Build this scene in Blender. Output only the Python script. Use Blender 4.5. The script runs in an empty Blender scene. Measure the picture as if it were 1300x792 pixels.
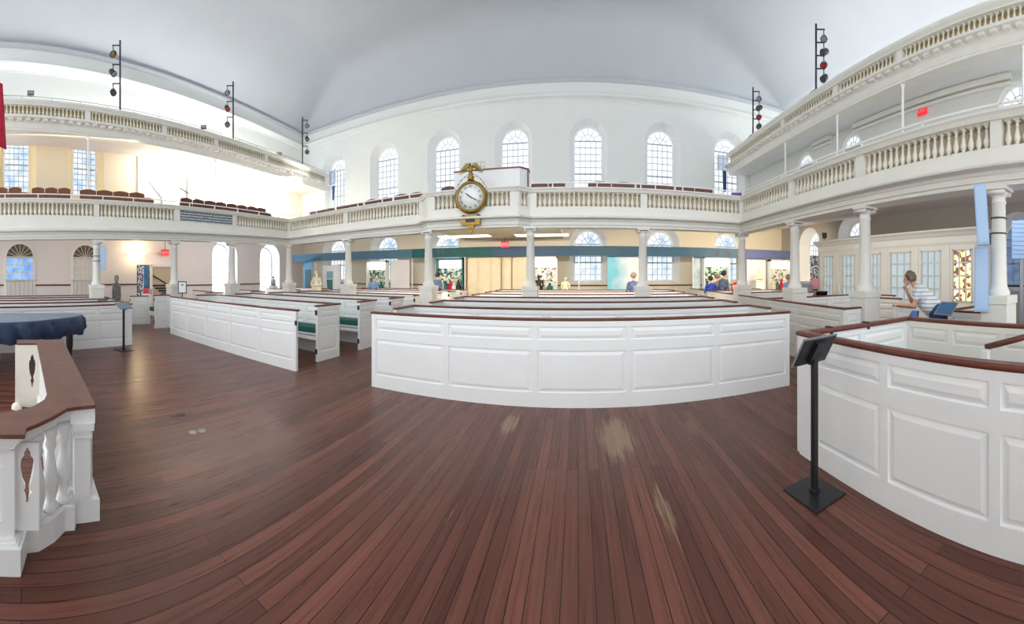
import bpy, bmesh, math, random
from mathutils import Vector, Matrix
import numpy as np
random.seed(7)
PI = math.pi
sc = bpy.context.scene
COL = sc.collection

# ------------------------------------------------------------------ camera (a cylindrical panorama), world, lights, exposure
F, CX, CY, EYE = 450.0, 734.0, 350.0, 1.70      # pixels per radian, centre column, horizon row, eye height
cd = bpy.data.cameras.new('camera')
cam = bpy.data.objects.new('camera', cd); COL.objects.link(cam); sc.camera = cam
cd.type = 'PANO'; cd.panorama_type = 'CENTRAL_CYLINDRICAL'
cd.central_cylindrical_range_u_min = -CX / F
cd.central_cylindrical_range_u_max = (1300 - CX) / F
cd.central_cylindrical_range_v_min = -(792 - CY) / F
cd.central_cylindrical_range_v_max = CY / F
cd.central_cylindrical_radius = 1.0
cam.location = (0, 0, EYE); cam.rotation_euler = (PI / 2, 0, 0)
cd.clip_start = 0.05; cd.clip_end = 200

w = bpy.data.worlds.new('World'); sc.world = w; w.use_nodes = True
bg = w.node_tree.nodes['Background']
bg.inputs[0].default_value = (0.93, 0.97, 1.0, 1); bg.inputs[1].default_value = 1.25

def area(name, loc, size, power, col=(1, 1, 1), rot=(0, 0, 0), size_y=None):
    l = bpy.data.lights.new(name, 'AREA'); l.energy = power; l.color = col; l.size = size
    if size_y: l.shape = 'RECTANGLE'; l.size_y = size_y
    o = bpy.data.objects.new(name, l); o.location = loc; o.rotation_euler = rot; COL.objects.link(o)
    return o
# added fill lights hidden behind the gallery beams, brightening the walls (mostly warm)
q75 = math.radians(72)
def strip(x, y, z, sx, p, c, way):
    rot = {'back': (q75, 0, 0), 'left': (q75, 0, PI / 2), 'right': (q75, 0, -PI / 2)}[way]
    area('gallery_fill_strip', (x, y, z), sx, p, c, rot, .12)
for (x, y, sx, p, c, way) in ((-7.8, 10.15, 5.0, 105, (1.0, .93, .82), 'back'), (-2.8, 9.55, 2.4, 70, (1.0, .90, .72), 'back'), (1.8, 9.75, 5.0, 98, (1.0, .92, .78), 'back'),
        (-11.05, 3.0, 7.0, 16, (1.0, .93, .87), 'left'), (-11.05, 8.6, 3.0, 34, (1.0, .97, .95), 'left'), (5.05, 6.8, 4.5, 34, (1.0, .95, .88), 'right'), (5.05, 1.8, 4.0, 12, (.9, .95, 1), 'right'), (7.6, 11.6, 1.5, 80, (1.0, .84, .58), 'back')):
    strip(x, y, 3.05, sx, p, c, way)
strip(-12.75, 1.4, 6.75, 6.0, 7, (1, .86, .62), 'left'); strip(-13.6, 9.6, 6.75, 8.0, 330, (1, 1, 1), 'left')  # further added fill, for the upper left gallery bay
# added fill lights out of sight behind the upper balustrades, brightening the ceiling
area('ceiling_fill_left', (-14.0, 7.0, 7.2), .8, 190, (1, 1, 1), (PI, -.25, 0), 15)
area('ceiling_fill_right', (8.6, 7.0, 7.2), .8, 190, (1, 1, 1), (PI, .25, 0), 15)

vs = sc.view_settings
vs.view_transform = 'Standard'; vs.look = 'None'; vs.gamma = 1.0; vs.use_curve_mapping = False; vs.exposure = 0.82
sc.cycles.use_denoising = True
sc.cycles.max_bounces = 8; sc.cycles.diffuse_bounces = 6; sc.cycles.glossy_bounces = 3
sc.cycles.caustics_reflective = False; sc.cycles.caustics_refractive = False

def az(px): return (px - CX) / F
def onY(px, Y): return Y * math.tan(az(px))
def onX(px, X): return X / math.tan(az(px))
def PR(px, r): return (r * math.sin(az(px)), r * math.cos(az(px)))
def at(px, py, z=0.0):
    r = F * (EYE - z) / (py - CY); return PR(px, r)

# ------------------------------------------------------------------ materials
MATS = {}
def mat(name, col, rough=0.5, metal=0.0, emit=None, estr=0.0, noise=0.0, nscale=4.0, bump=0.0, spec=0.5):
    m = bpy.data.materials.new(name); m.use_nodes = True; nt = m.node_tree; b = nt.nodes['Principled BSDF']
    b.inputs['Base Color'].default_value = (*col, 1); b.inputs['Roughness'].default_value = rough; b.inputs['Metallic'].default_value = metal
    b.inputs['Specular IOR Level'].default_value = spec
    if emit: b.inputs['Emission Color'].default_value = (*emit, 1); b.inputs['Emission Strength'].default_value = estr
    if noise or bump:
        tc = nt.nodes.new('ShaderNodeTexCoord'); n = nt.nodes.new('ShaderNodeTexNoise'); n.inputs['Scale'].default_value = nscale; n.inputs['Detail'].default_value = 4
        nt.links.new(tc.outputs['Object'], n.inputs['Vector'])
        if noise:
            r = nt.nodes.new('ShaderNodeValToRGB')
            r.color_ramp.elements[0].position = .3; r.color_ramp.elements[1].position = .7
            r.color_ramp.elements[0].color = (*[max(0, c * (1 - noise)) for c in col], 1); r.color_ramp.elements[1].color = (*[min(1, c * (1 + noise * .6)) for c in col], 1)
            nt.links.new(n.outputs['Fac'], r.inputs[0]); nt.links.new(r.outputs[0], b.inputs['Base Color'])
        if bump:
            bp = nt.nodes.new('ShaderNodeBump'); bp.inputs['Strength'].default_value = bump; nt.links.new(n.outputs['Fac'], bp.inputs['Height']); nt.links.new(bp.outputs[0], b.inputs['Normal'])
    MATS[name] = m; return m
WHITE = mat('white_paint', (.84, .845, .84), .42, noise=.02, nscale=3)
WHITE2 = mat('warm_white_paint', (.80, .785, .73), .45, noise=.03, nscale=3)
IVORY = mat('ivory_paint', (.80, .765, .67), .45, noise=.04, nscale=5)
WALLU = mat('upper_wall_plaster', (.77, .795, .78), .8, noise=.02, nscale=1.2)
WALLC = mat('warm_lit_wall_plaster', (.82, .74, .60), .8, noise=.03, nscale=1.0)  # cream with the yellow light under the gallery mixed into the colour
WALLG = mat('grey_wall_plaster', (.70, .68, .65), .8, noise=.03, nscale=1.0)
WALLD = mat('shaded_wall_plaster', (.38, .355, .32), .8, noise=.03, nscale=1.0)  # shade on the right wall above the booth, put into the colour
WALLP = mat('pale_wall_plaster', (.80, .755, .73), .8, noise=.02, nscale=1.0)
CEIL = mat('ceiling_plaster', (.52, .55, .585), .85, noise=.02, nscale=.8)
MAHOG = mat('mahogany_cap', (.15, .045, .028), .32, noise=.3, nscale=9)
OAKRED = mat('dark_red_bench_wood', (.13, .035, .02), .4, noise=.3, nscale=8)
OAKBR = mat('brown_bench_wood', (.22, .075, .025), .4, noise=.3, nscale=8)
GREEN = mat('green_cushion_cloth', (.015, .12, .10), .85, noise=.25, nscale=14)
BLACK = mat('black_metal', (.012, .012, .015), .38)
IRON = mat('dark_iron', (.05, .05, .055), .5, .5)
GREYM = mat('grey_metal', (.30, .32, .34), .4, .6)
GOLD = mat('gilt', (.34, .22, .045), .36, .7, noise=.25, nscale=30)
RED = mat('red_cloth', (.55, .01, .05), .75, noise=.2, nscale=10)
REDP = mat('red_plastic', (.8, .03, .03), .4)
NAVY = mat('navy_cloth', (.035, .06, .13), .5, noise=.25, nscale=4, bump=.25)
SLATE = mat('slate_cloth', (.20, .25, .31), .6, noise=.1, nscale=4)
BARS = mat('glazing_bar_paint', (.42, .46, .50), .5)
OCHRE = mat('ochre_backing_paint', (.50, .40, .20), .7)
OCHRE2 = mat('buff_backing_paint', (.60, .53, .40), .7)
BLUEP = mat('blue_panel', (.05, .16, .33), .6, noise=.15, nscale=3)
SPEAKER = mat('pale_blue_speaker', (.34, .50, .74), .45)
CREAMS = mat('cream_plaster_cast', (.80, .73, .52), .7, noise=.1, nscale=12)
SKIN = mat('skin', (.68, .40, .29), .55, noise=.06, nscale=12)
HAIRD = mat('dark_hair', (.03, .02, .015), .6, noise=.3, nscale=60)
HAIRG = mat('grey_brown_hair', (.17, .12, .10), .6, noise=.45, nscale=45, bump=.4)
HAIRB = mat('sandy_hair', (.35, .25, .17), .6, noise=.4, nscale=60)
DENIM = mat('blue_denim', (.03, .07, .2), .8, noise=.3, nscale=20)
TEAL = mat('teal_board', (.012, .13, .13), .5)
STEEL = mat('brushed_steel', (.6, .62, .65), .3, .8)

def glow(name, col, s, blue=None):
    """daylight seen through old glass: bright sky with a paler or bluer cast lower down the street"""
    m = bpy.data.materials.new(name); m.use_nodes = True; nt = m.node_tree; b = nt.nodes['Principled BSDF']
    b.inputs['Base Color'].default_value = (.1, .1, .1, 1); b.inputs['Roughness'].default_value = .1
    tc = nt.nodes.new('ShaderNodeTexCoord'); n = nt.nodes.new('ShaderNodeTexNoise'); n.inputs['Scale'].default_value = 2.2; n.inputs['Detail'].default_value = 3
    r = nt.nodes.new('ShaderNodeValToRGB'); r.color_ramp.elements[0].position = .35; r.color_ramp.elements[1].position = .6
    r.color_ramp.elements[0].color = (*(blue or col), 1); r.color_ramp.elements[1].color = (*col, 1)
    nt.links.new(tc.outputs['Object'], n.inputs['Vector']); nt.links.new(n.outputs['Fac'], r.inputs[0]); nt.links.new(r.outputs[0], b.inputs['Emission Color'])
    b.inputs['Emission Strength'].default_value = s
    return m
SKYW = glow('daylit_glass_white', (.93, .96, 1), .62, (.84, .90, 1))
SKYS = glow('daylit_glass_street', (.88, .95, 1), .62, (.45, .62, .88))
SKYB = glow('daylit_glass_blue', (.30, .58, 1), .6, (.06, .25, .75))
SKYL = glow('daylit_glass_left', (.86, .94, 1), 5.0, (.82, .91, 1))

def floor_mat():
    m = bpy.data.materials.new('old_floor_boards'); m.use_nodes = True; nt = m.node_tree; b = nt.nodes['Principled BSDF']; N = nt.nodes.new; L = nt.links.new
    tc = N('ShaderNodeTexCoord'); mp = N('ShaderNodeMapping'); mp.inputs['Rotation'].default_value = (0, 0, PI / 2)
    L(tc.outputs['Object'], mp.inputs['Vector'])
    br = N('ShaderNodeTexBrick'); br.offset = .37; br.inputs['Scale'].default_value = 1; br.inputs['Brick Width'].default_value = 3.1; br.inputs['Row Height'].default_value = .092
    br.inputs['Mortar Size'].default_value = .003; br.inputs['Mortar Smooth'].default_value = .3
    br.inputs['Color1'].default_value = (.095, .031, .021, 1); br.inputs['Color2'].default_value = (.185, .066, .045, 1); br.inputs['Mortar'].default_value = (.008, .003, .002, 1)
    L(mp.outputs[0], br.inputs['Vector'])
    gm = N('ShaderNodeMapping'); gm.inputs['Scale'].default_value = (16, .45, 1); L(tc.outputs['Object'], gm.inputs['Vector'])
    gn = N('ShaderNodeTexNoise'); gn.inputs['Scale'].default_value = 2.2; gn.inputs['Detail'].default_value = 5; gn.inputs['Roughness'].default_value = .55; L(gm.outputs[0], gn.inputs['Vector'])
    mx = N('ShaderNodeMix'); mx.data_type = 'RGBA'; mx.blend_type = 'OVERLAY'; mx.inputs[0].default_value = .6
    L(br.outputs['Color'], mx.inputs[6]); L(gn.outputs['Fac'], mx.inputs[7])
    # big patches of scuffed greyish wear
    bn = N('ShaderNodeTexNoise'); bn.inputs['Scale'].default_value = .9; bn.inputs['Detail'].default_value = 6; L(tc.outputs['Object'], bn.inputs['Vector'])
    rr = N('ShaderNodeValToRGB'); rr.color_ramp.elements[0].position = .45; rr.color_ramp.elements[1].position = .75; rr.color_ramp.elements[1].color = (.5, .5, .5, 1); rr.color_ramp.elements[0].color = (0, 0, 0, 1)
    L(bn.outputs['Fac'], rr.inputs[0])
    m2 = N('ShaderNodeMix'); m2.data_type = 'RGBA'; L(rr.outputs[0], m2.inputs[0]); L(mx.outputs[2], m2.inputs[6]); m2.inputs[7].default_value = (.10, .058, .045, 1)
    # bare worn patches of tan wood with ragged edges
    cur = m2.outputs[2]
    gp = N('ShaderNodeNewGeometry')
    fine = N('ShaderNodeTexNoise'); fine.inputs['Scale'].default_value = 3.0; fine.inputs['Detail'].default_value = 9; fine.inputs['Roughness'].default_value = .75; L(gm.outputs[0], fine.inputs['Vector'])
    for (x, y, sx, sy, th) in ((-.78, 4.0, .16, .55, .50), (.40, 3.75, .30, .75, .47), (1.25, 3.75, .14, .5, .60), (.62, 2.5, .12, .8, .60), (-.3, 2.9, .7, .6, .72), (-2.2, 3.2, .8, .6, .72), (-.9, 2.4, .5, .5, .72), (-5.2, 3.0, 1.2, .5, .72)):
        sb = N('ShaderNodeVectorMath'); sb.operation = 'SUBTRACT'; L(gp.outputs['Position'], sb.inputs[0]); sb.inputs[1].default_value = (x, y, 0)
        dv = N('ShaderNodeVectorMath'); dv.operation = 'DIVIDE'; L(sb.outputs[0], dv.inputs[0]); dv.inputs[1].default_value = (sx, sy, 1)
        ln = N('ShaderNodeVectorMath'); ln.operation = 'LENGTH'; L(dv.outputs[0], ln.inputs[0])
        fall = N('ShaderNodeMapRange'); fall.inputs[1].default_value = .3; fall.inputs[2].default_value = 1.4; fall.inputs[3].default_value = .21; fall.inputs[4].default_value = -.3; L(ln.outputs['Value'], fall.inputs[0])
        ad = N('ShaderNodeMath'); ad.operation = 'ADD'; L(fall.outputs[0], ad.inputs[0]); L(fine.outputs['Fac'], ad.inputs[1])
        gt = N('ShaderNodeMapRange'); gt.inputs[1].default_value = th + .08; gt.inputs[2].default_value = th + .17; gt.inputs[4].default_value = .62; L(ad.outputs[0], gt.inputs[0])
        m3 = N('ShaderNodeMix'); m3.data_type = 'RGBA'; L(gt.outputs[0], m3.inputs[0]); L(cur, m3.inputs[6]); m3.inputs[7].default_value = (.34, .235, .14, 1); cur = m3.outputs[2]
    L(cur, b.inputs['Base Color']); b.inputs['Specular IOR Level'].default_value = .3
    ro = N('ShaderNodeMapRange'); ro.inputs[3].default_value = .17; ro.inputs[4].default_value = .42; L(gn.outputs['Fac'], ro.inputs[0]); L(ro.outputs[0], b.inputs['Roughness'])
    bp = N('ShaderNodeBump'); bp.inputs['Strength'].default_value = .25; bp.inputs['Distance'].default_value = .01; L(br.outputs['Fac'], bp.inputs['Height']); bp.invert = True; L(bp.outputs[0], b.inputs['Normal'])
    return m
FLOOR = floor_mat()

def mosaic(name, cols, scale=9, bgc=None, emit=0.0, thr=.0):
    """patchwork of printed pictures on an exhibit board"""
    m = bpy.data.materials.new(name); m.use_nodes = True; nt = m.node_tree; b = nt.nodes['Principled BSDF']; N = nt.nodes.new; L = nt.links.new
    tc = N('ShaderNodeTexCoord'); v = N('ShaderNodeTexVoronoi'); v.inputs['Scale'].default_value = scale; L(tc.outputs['Object'], v.inputs['Vector'])
    sp = N('ShaderNodeSeparateColor'); L(v.outputs['Color'], sp.inputs[0])
    r = N('ShaderNodeValToRGB'); r.color_ramp.interpolation = 'CONSTANT'
    while len(r.color_ramp.elements) < len(cols): r.color_ramp.elements.new(.5)
    for i, c in enumerate(cols): r.color_ramp.elements[i].position = i / len(cols); r.color_ramp.elements[i].color = (*c, 1)
    L(sp.outputs[0], r.inputs[0]); L(r.outputs[0], b.inputs['Base Color']); b.inputs['Roughness'].default_value = .5
    if emit: L(r.outputs[0], b.inputs['Emission Color']); b.inputs['Emission Strength'].default_value = emit
    return m
MOS_G = mosaic('printed_crowd_teal', [(.75, .9, .8), (.05, .25, .22), (.6, .45, .3), (.85, .8, .7), (.1, .3, .3), (.4, .6, .5), (.03, .08, .08)], 11)
MOS_W = mosaic('printed_crowd_pale', [(.85, .86, .8), (.9, .9, .85), (.45, .4, .35), (.75, .7, .6), (.12, .1, .1), (.8, .82, .85)], 11)
MOS_B = mosaic('printed_faces_blue', [(.75, .72, .7), (.08, .10, .16), (.85, .85, .85), (.15, .1, .12), (.04, .2, .35)], 22)

# ------------------------------------------------------------------ mesh builder
class MB:
    def __init__(s): s.v = []; s.f = []; s.mi = []; s.sm = []
    def add(s, vs, fs, mi=0, smooth=False, M=None):
        b = len(s.v)
        if M is not None: vs = [M @ Vector(v) for v in vs]
        s.v += [tuple(v) for v in vs]
        for f in fs: s.f.append([b + i for i in f]); s.mi.append(mi); s.sm.append(smooth)
        return s
    def box(s, x0, x1, y0, y1, z0, z1, mi=0, M=None):
        v = [(x, y, z) for z in (z0, z1) for (x, y) in ((x0, y0), (x1, y0), (x1, y1), (x0, y1))]
        return s.add(v, [(0, 3, 2, 1), (4, 5, 6, 7), (0, 1, 5, 4), (1, 2, 6, 5), (2, 3, 7, 6), (3, 0, 4, 7)], mi, False, M)
    def prism(s, poly, z0, z1, mi=0, M=None):
        n = len(poly); v = [(x, y, z0) for x, y in poly] + [(x, y, z1) for x, y in poly]
        return s.add(v, [tuple(range(n))[::-1], tuple(range(n, 2 * n))] + [(i, (i + 1) % n, n + (i + 1) % n, n + i) for i in range(n)], mi, False, M)
    def lathe(s, prof, cx=0, cy=0, cz=0, seg=16, mi=0, M=None, smooth=True):
        v = []; f = []
        for (r, z) in prof:
            for k in range(seg): a = 2 * PI * k / seg; v.append((cx + r * math.cos(a), cy + r * math.sin(a), cz + z))
        n = len(prof)
        for i in range(n - 1):
            for k in range(seg): k2 = (k + 1) % seg; f.append((i * seg + k, i * seg + k2, (i + 1) * seg + k2, (i + 1) * seg + k))
        s.add(v, f, mi, smooth, M)
        return s.add([v[k] for k in range(seg)] + [v[(n - 1) * seg + k] for k in range(seg)], [tuple(range(seg))[::-1], tuple(range(seg, 2 * seg))], mi, False, M)
    def tube(s, pts, r, seg=8, mi=0, M=None, smooth=True):
        pts = [Vector(p) for p in pts]; rr = r if isinstance(r, (list, tuple)) else [r] * len(pts); v = []; f = []
        up = None
        for i, p in enumerate(pts):
            d = (pts[min(i + 1, len(pts) - 1)] - pts[max(i - 1, 0)]).normalized()
            if up is None:
                up = Vector((0, 0, 1)) if abs(d.z) < .9 else Vector((1, 0, 0))
            a = d.cross(up).normalized(); b2 = a.cross(d).normalized(); up = b2
            for k in range(seg): t = 2 * PI * k / seg; v.append(p + (a * math.cos(t) + b2 * math.sin(t)) * rr[i])
        n = len(pts)
        for i in range(n - 1):
            for k in range(seg): k2 = (k + 1) % seg; f.append((i * seg + k, i * seg + k2, (i + 1) * seg + k2, (i + 1) * seg + k))
        f += [tuple(range(seg))[::-1], tuple(range((n - 1) * seg, n * seg))]
        return s.add(v, f, mi, smooth, M)
    def ball(s, c, r, seg=12, rings=8, mi=0, sc=(1, 1, 1), M=None):
        v = []; f = []
        for i in range(rings + 1):
            t = PI * i / rings
            for k in range(seg): a = 2 * PI * k / seg; v.append((c[0] + r * sc[0] * math.sin(t) * math.cos(a), c[1] + r * sc[1] * math.sin(t) * math.sin(a), c[2] + r * sc[2] * math.cos(t)))
        for i in range(rings):
            for k in range(seg): k2 = (k + 1) % seg; f.append((i * seg + k, (i + 1) * seg + k, (i + 1) * seg + k2, i * seg + k2))
        return s.add(v, f, mi, True, M)
    def sweep(s, path, prof, mi=0, warp=None, caps=True):
        """prof (o, z): o is the offset to the right of travel"""
        P = [Vector((p[0], p[1])) for p in path]; n = len(P); offs = []
        for i in range(n):
            ds = []
            if i > 0: ds.append((P[i] - P[i - 1]).normalized())
            if i < n - 1: ds.append((P[i + 1] - P[i]).normalized())
            ns = [Vector((d.y, -d.x)) for d in ds]
            if len(ns) == 2:
                m = (ns[0] + ns[1]).normalized(); m = m / max(.3, m.dot(ns[0]))
            else: m = ns[0]
            offs.append(m)
        v = []
        for i in range(n):
            for (o, z) in prof:
                q = P[i] + offs[i] * o; zz = z
                if warp: zz = warp(q.x, q.y, z)
                v.append((q.x, q.y, zz))
        k = len(prof); f = []
        for i in range(n - 1):
            for j in range(k): j2 = (j + 1) % k; f.append((i * k + j, i * k + j2, (i + 1) * k + j2, (i + 1) * k + j))
        if caps: f += [tuple(range(k)), tuple(range((n - 1) * k, n * k))[::-1]]
        return s.add(v, f, mi)
    def mesh(s, name, mats):
        me = bpy.data.meshes.new(name); me.from_pydata(s.v, [], s.f)
        for m in (mats if isinstance(mats, (list, tuple)) else [mats]): me.materials.append(m)
        me.polygons.foreach_set('material_index', s.mi); me.polygons.foreach_set('use_smooth', s.sm)
        bm = bmesh.new(); bm.from_mesh(me); bmesh.ops.recalc_face_normals(bm, faces=bm.faces); bm.to_mesh(me); bm.free()
        me.update(); return me
    def build(s, name, mats, parent=None, loc=None, bevel=0):
        o = bpy.data.objects.new(name, s.mesh(name, mats)); COL.objects.link(o)
        if parent: o.parent = parent
        if loc: o.location = loc
        if bevel:
            bv = o.modifiers.new('bevel', 'BEVEL'); bv.width = bevel; bv.segments = 2; bv.limit_method = 'ANGLE'
        return o
def tag(o, label=None, cat=None, group=None, kind=None):
    if label: o['label'] = label
    if cat: o['category'] = cat
    if group: o['group'] = group
    if kind: o['kind'] = kind
    return o
def thing(name, label, cat, loc=(0, 0, 0), rz=0, group=None):
    o = bpy.data.objects.new(name, None); COL.objects.link(o); o.location = loc; o.rotation_euler = (0, 0, rz); o.empty_display_size = .1
    return tag(o, label, cat, group)
def struct(o, label=None, cat=None): return tag(o, label, cat, None, 'structure')
def copy_tree(o, parent=None):
    c = o.copy(); COL.objects.link(c); c.parent = parent
    for ch in list(o.children): copy_tree(ch, c)
    return c
def text_geo(mb, s, size, M, mi=0, extr=.004, align='CENTER'):
    cu = bpy.data.curves.new('t', 'FONT'); cu.body = s; cu.size = size; cu.extrude = extr; cu.align_x = align; cu.align_y = 'CENTER'; cu.resolution_u = 2
    ob = bpy.data.objects.new('t', cu); COL.objects.link(ob); dg = bpy.context.evaluated_depsgraph_get(); dg.update()
    me = bpy.data.meshes.new_from_object(ob.evaluated_get(dg))
    mb.add([v.co.copy() for v in me.vertices], [tuple(p.vertices) for p in me.polygons], mi, False, M)
    bpy.data.objects.remove(ob); bpy.data.curves.remove(cu); bpy.data.meshes.remove(me)
def Rz(a): return Matrix.Rotation(a, 4, 'Z')
def Rx(a): return Matrix.Rotation(a, 4, 'X')
def Ry(a): return Matrix.Rotation(a, 4, 'Y')
def T(x, y, z): return Matrix.Translation((x, y, z))

# ------------------------------------------------------------------ plan of the room
LW0, LW1 = Vector((-13.62, -3.0)), Vector((-16.15, 16.4))      # left wall, slightly skewed
RWL, RWU, BW = 10.6, 8.6, 16.4                                 # right wall below and above the gallery, rear wall
def lwall(px):
    """point on the left wall on a bearing"""
    d = Vector((math.sin(az(px)), math.cos(az(px)))); e = LW1 - LW0
    det = d.x * -e.y + d.y * e.x
    t = (LW0.x * -e.y + LW0.y * e.x) / det
    return Vector((d.x * t, d.y * t))

MB().box(-17, 11.5, -4.5, 17, -.12, 0).build('floor', FLOOR); struct(bpy.data.objects['floor'])

# walls pierced by arched windows --------------------------------------------------
winc = [0]
def arch_pts(c, hw, zs, zsp, n=14):
    """outline of an arched opening, from lower left round to lower right"""
    return [(c - hw, zs)] + [(c - hw * math.cos(PI * i / n), zsp + hw * math.sin(PI * i / n)) for i in range(n + 1)] + [(c + hw, zs)]
def wall_with_windows(name, p0, p1, z0, z1, wins, m, depth=.55, splay=.22, thick=.6, reveal=None):
    """p0->p1 with the room on the right of travel; wins: (u, half width, sill, spring, pane material, kind)"""
    p0 = Vector(p0); p1 = Vector(p1); L = (p1 - p0).length; d = (p1 - p0) / L; nrm = Vector((-d.y, d.x))   # nrm points out of the room
    def W(u, dep, z): q = p0 + d * u + nrm * dep; return (q.x, q.y, z)
    mb = MB(); wins = sorted(wins, key=lambda a: a[0]); u = 0
    for (c, hw, zs, zsp, pm, kd) in wins:
        H = hw + splay; zb = zs - .08; a = arch_pts(c, H, zb, zsp)
        mb.add([W(u, 0, z0), W(c - H, 0, z0), W(c - H, 0, z1), W(u, 0, z1)], [(0, 1, 2, 3)])
        if zb > z0: mb.add([W(c - H, 0, z0), W(c + H, 0, z0), W(c + H, 0, zb), W(c - H, 0, zb)], [(0, 1, 2, 3)])
        for i in range(1, len(a) - 2):
            (ua, za), (ub, zb2) = a[i], a[i + 1]
            mb.add([W(ua, 0, za), W(ub, 0, zb2), W(ub, 0, z1), W(ua, 0, z1)], [(0, 1, 2, 3)])
        b = arch_pts(c, hw + .03, zs, zsp)
        for i in range(len(a)):
            j = (i + 1) % len(a)
            mb.add([W(a[i][0], 0, a[i][1]), W(a[j][0], 0, a[j][1]), W(b[j][0], depth, b[j][1]), W(b[i][0], depth, b[i][1])], [(0, 1, 2, 3)], 1)
        u = c + H
    mb.add([W(u, 0, z0), W(L, 0, z0), W(L, 0, z1), W(u, 0, z1)], [(0, 1, 2, 3)])
    # back of the wall
    mb.add([W(-.3, thick, z0), W(L + .3, thick, z0), W(L + .3, thick, z1), W(-.3, thick, z1)], [(0, 1, 2, 3)])
    struct(mb.build(name, [m, reveal or WHITE]))
    for (c, hw, zs, zsp, pm, kd) in wins:
        winc[0] += 1
        e = bpy.data.objects.new('window_%d' % winc[0], None); COL.objects.link(e); struct(e)
        q = p0 + d * c + nrm * depth; e.location = (q.x, q.y, 0); e.rotation_euler = (0, 0, math.atan2(d.y, d.x))
        make_window(e, hw, zs, zsp, pm, kd)
def make_window(e, hw, zs, zsp, pm, kd):
    # local: x along wall, y outward
    fr = MB(); o = arch_pts(0, hw + .05, zs - .03, zsp); i_ = arch_pts(0, hw - .03, zs + .04, zsp)
    for y in (0,):
        for k in range(len(o)):
            j = (k + 1) % len(o)
            A, B_, C_, D = o[k], o[j], i_[j], i_[k]
            fr.add([(A[0], -.06, A[1]), (B_[0], -.06, B_[1]), (C_[0], -.06, C_[1]), (D[0], -.06, D[1]), (C_[0], .0, C_[1]), (D[0], .0, D[1])], [(0, 1, 2, 3), (3, 2, 4, 5)])
    fr.build('window_frame', WHITE, e)
    bar = MB(); t = .011; nb = 5; w_ = hw - .03
    def vb(x, a, b_, tt=t): bar.box(x - tt, x + tt, -.035, -.005, a, b_)
    def hb(z, a, b_, tt=t): bar.box(a, b_, -.035, -.005, z - tt, z + tt)
    for k in range(1, nb): vb(-w_ + 2 * w_ * k / nb, zs, zsp)
    H = zsp - zs; rows = max(3, round(H / (2 * w_ / nb * 1.25)))
    for k in range(1, rows): hb(zs + H * k / rows, -w_, w_, .03 if k == rows // 2 else t)
    hb(zsp, -w_, w_, .025)
    if kd != 'flat':
        for k in range(1, 6):
            a = PI * k / 6; ca, sa = math.cos(a), math.sin(a); r0 = w_ * (.5 if k % 2 == 0 or True else 0)
            bar.tube([(ca * r0 * .98, -.02, zsp + sa * r0 * .98), (ca * w_, -.02, zsp + sa * w_)], .011, 5)
        for (rr) in (.5,):
            bar.tube([(math.cos(PI * k / 14) * w_ * rr, -.02, zsp + math.sin(PI * k / 14) * w_ * rr) for k in range(15)], .011, 5)
        for a in (PI / 3, 2 * PI / 3): bar.tube([(0, -.02, zsp), (math.cos(a) * w_ * .5, -.02, zsp + math.sin(a) * w_ * .5)], .011, 5)
    bar.build('glazing_bars', BARS, e)
    pn = MB(); a = arch_pts(0, hw, zs, zsp); pn.add([(x, .0, z) for x, z in a], [tuple(range(len(a)))], 0)
    if kd == 'shutter':      # street-blue sash below, brown fanlight shaded by its own board, panelled shutters under the sill
        pn2 = MB(); pn2.prism([(-hw, 0), (hw, 0), (hw, .02), (-hw, .02)], 0, .001)
    o_ = pn.build('window_pane', pm, e)

S = 3.5; XC = -3.03
upper = [(XC + k * S + 17, .66, 5.3, 8.12, SKYW, 'arch') for k in range(-3, 4)]
wall_with_windows('wall_back_upper', (-17, BW), (RWL + .2, BW), 4.3, 9.95, upper, WALLU)
lower = [(XC + k * S + 17, .64, 1.46, 3.2, SKYS if k > -3 else SKYW, 'arch') for k in (-3, -2, -1, 1, 2, 3)]
wall_with_windows('wall_back_lower', (-17, BW), (RWL + .3, BW), 0, 4.3, lower, WALLC)
# left wall; u measured along LW0->LW1
LL = (LW1 - LW0).length; dL = (LW1 - LW0) / LL
def uL(px): return (lwall(px) - LW0).dot(dL)
CREAMR = mat('cream_reveal_paint', (.86, .70, .42), .6)
SKYM = glow('daylit_glass_pale', (.9, .96, 1), .62, (.42, .62, .95))
WALL2 = mat('two_tone_wall', (.8, .8, .8), .8)
def two_tone():
    nt = WALL2.node_tree; b = nt.nodes['Principled BSDF']; g = nt.nodes.new('ShaderNodeNewGeometry'); sp = nt.nodes.new('ShaderNodeSeparateXYZ'); gt = nt.nodes.new('ShaderNodeMath'); gt.operation = 'GREATER_THAN'; gt.inputs[1].default_value = 6.95
    mx = nt.nodes.new('ShaderNodeMix'); mx.data_type = 'RGBA'; mx.inputs[6].default_value = (.80, .70, .53, 1); mx.inputs[7].default_value = (.80, .82, .80, 1)
    nt.links.new(g.outputs['Position'], sp.inputs[0]); nt.links.new(sp.outputs['Z'], gt.inputs[0]); nt.links.new(gt.outputs[0], mx.inputs[0]); nt.links.new(mx.outputs[2], b.inputs['Base Color'])
two_tone()
wall_with_windows('wall_left_upper', LW0, LW1, 4.3, 9.95,
    [(uL(22), .50, 5.05, 7.3, SKYM, 'arch'), (uL(110), .50, 5.05, 7.3, SKYM, 'arch'), (uL(290), .66, 5.3, 8.1, SKYL, 'arch'), (uL(345), .66, 5.3, 8.1, SKYL, 'arch')], WALL2, splay=.26, depth=.35, reveal=CREAMR)
wall_with_windows('wall_left_lower', LW0, LW1, 0, 4.3,
    [(uL(286), .62, .75, 2.7, SKYL, 'arch'), (uL(343), .62, .75, 2.7, SKYL, 'arch')], WALLP)
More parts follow.
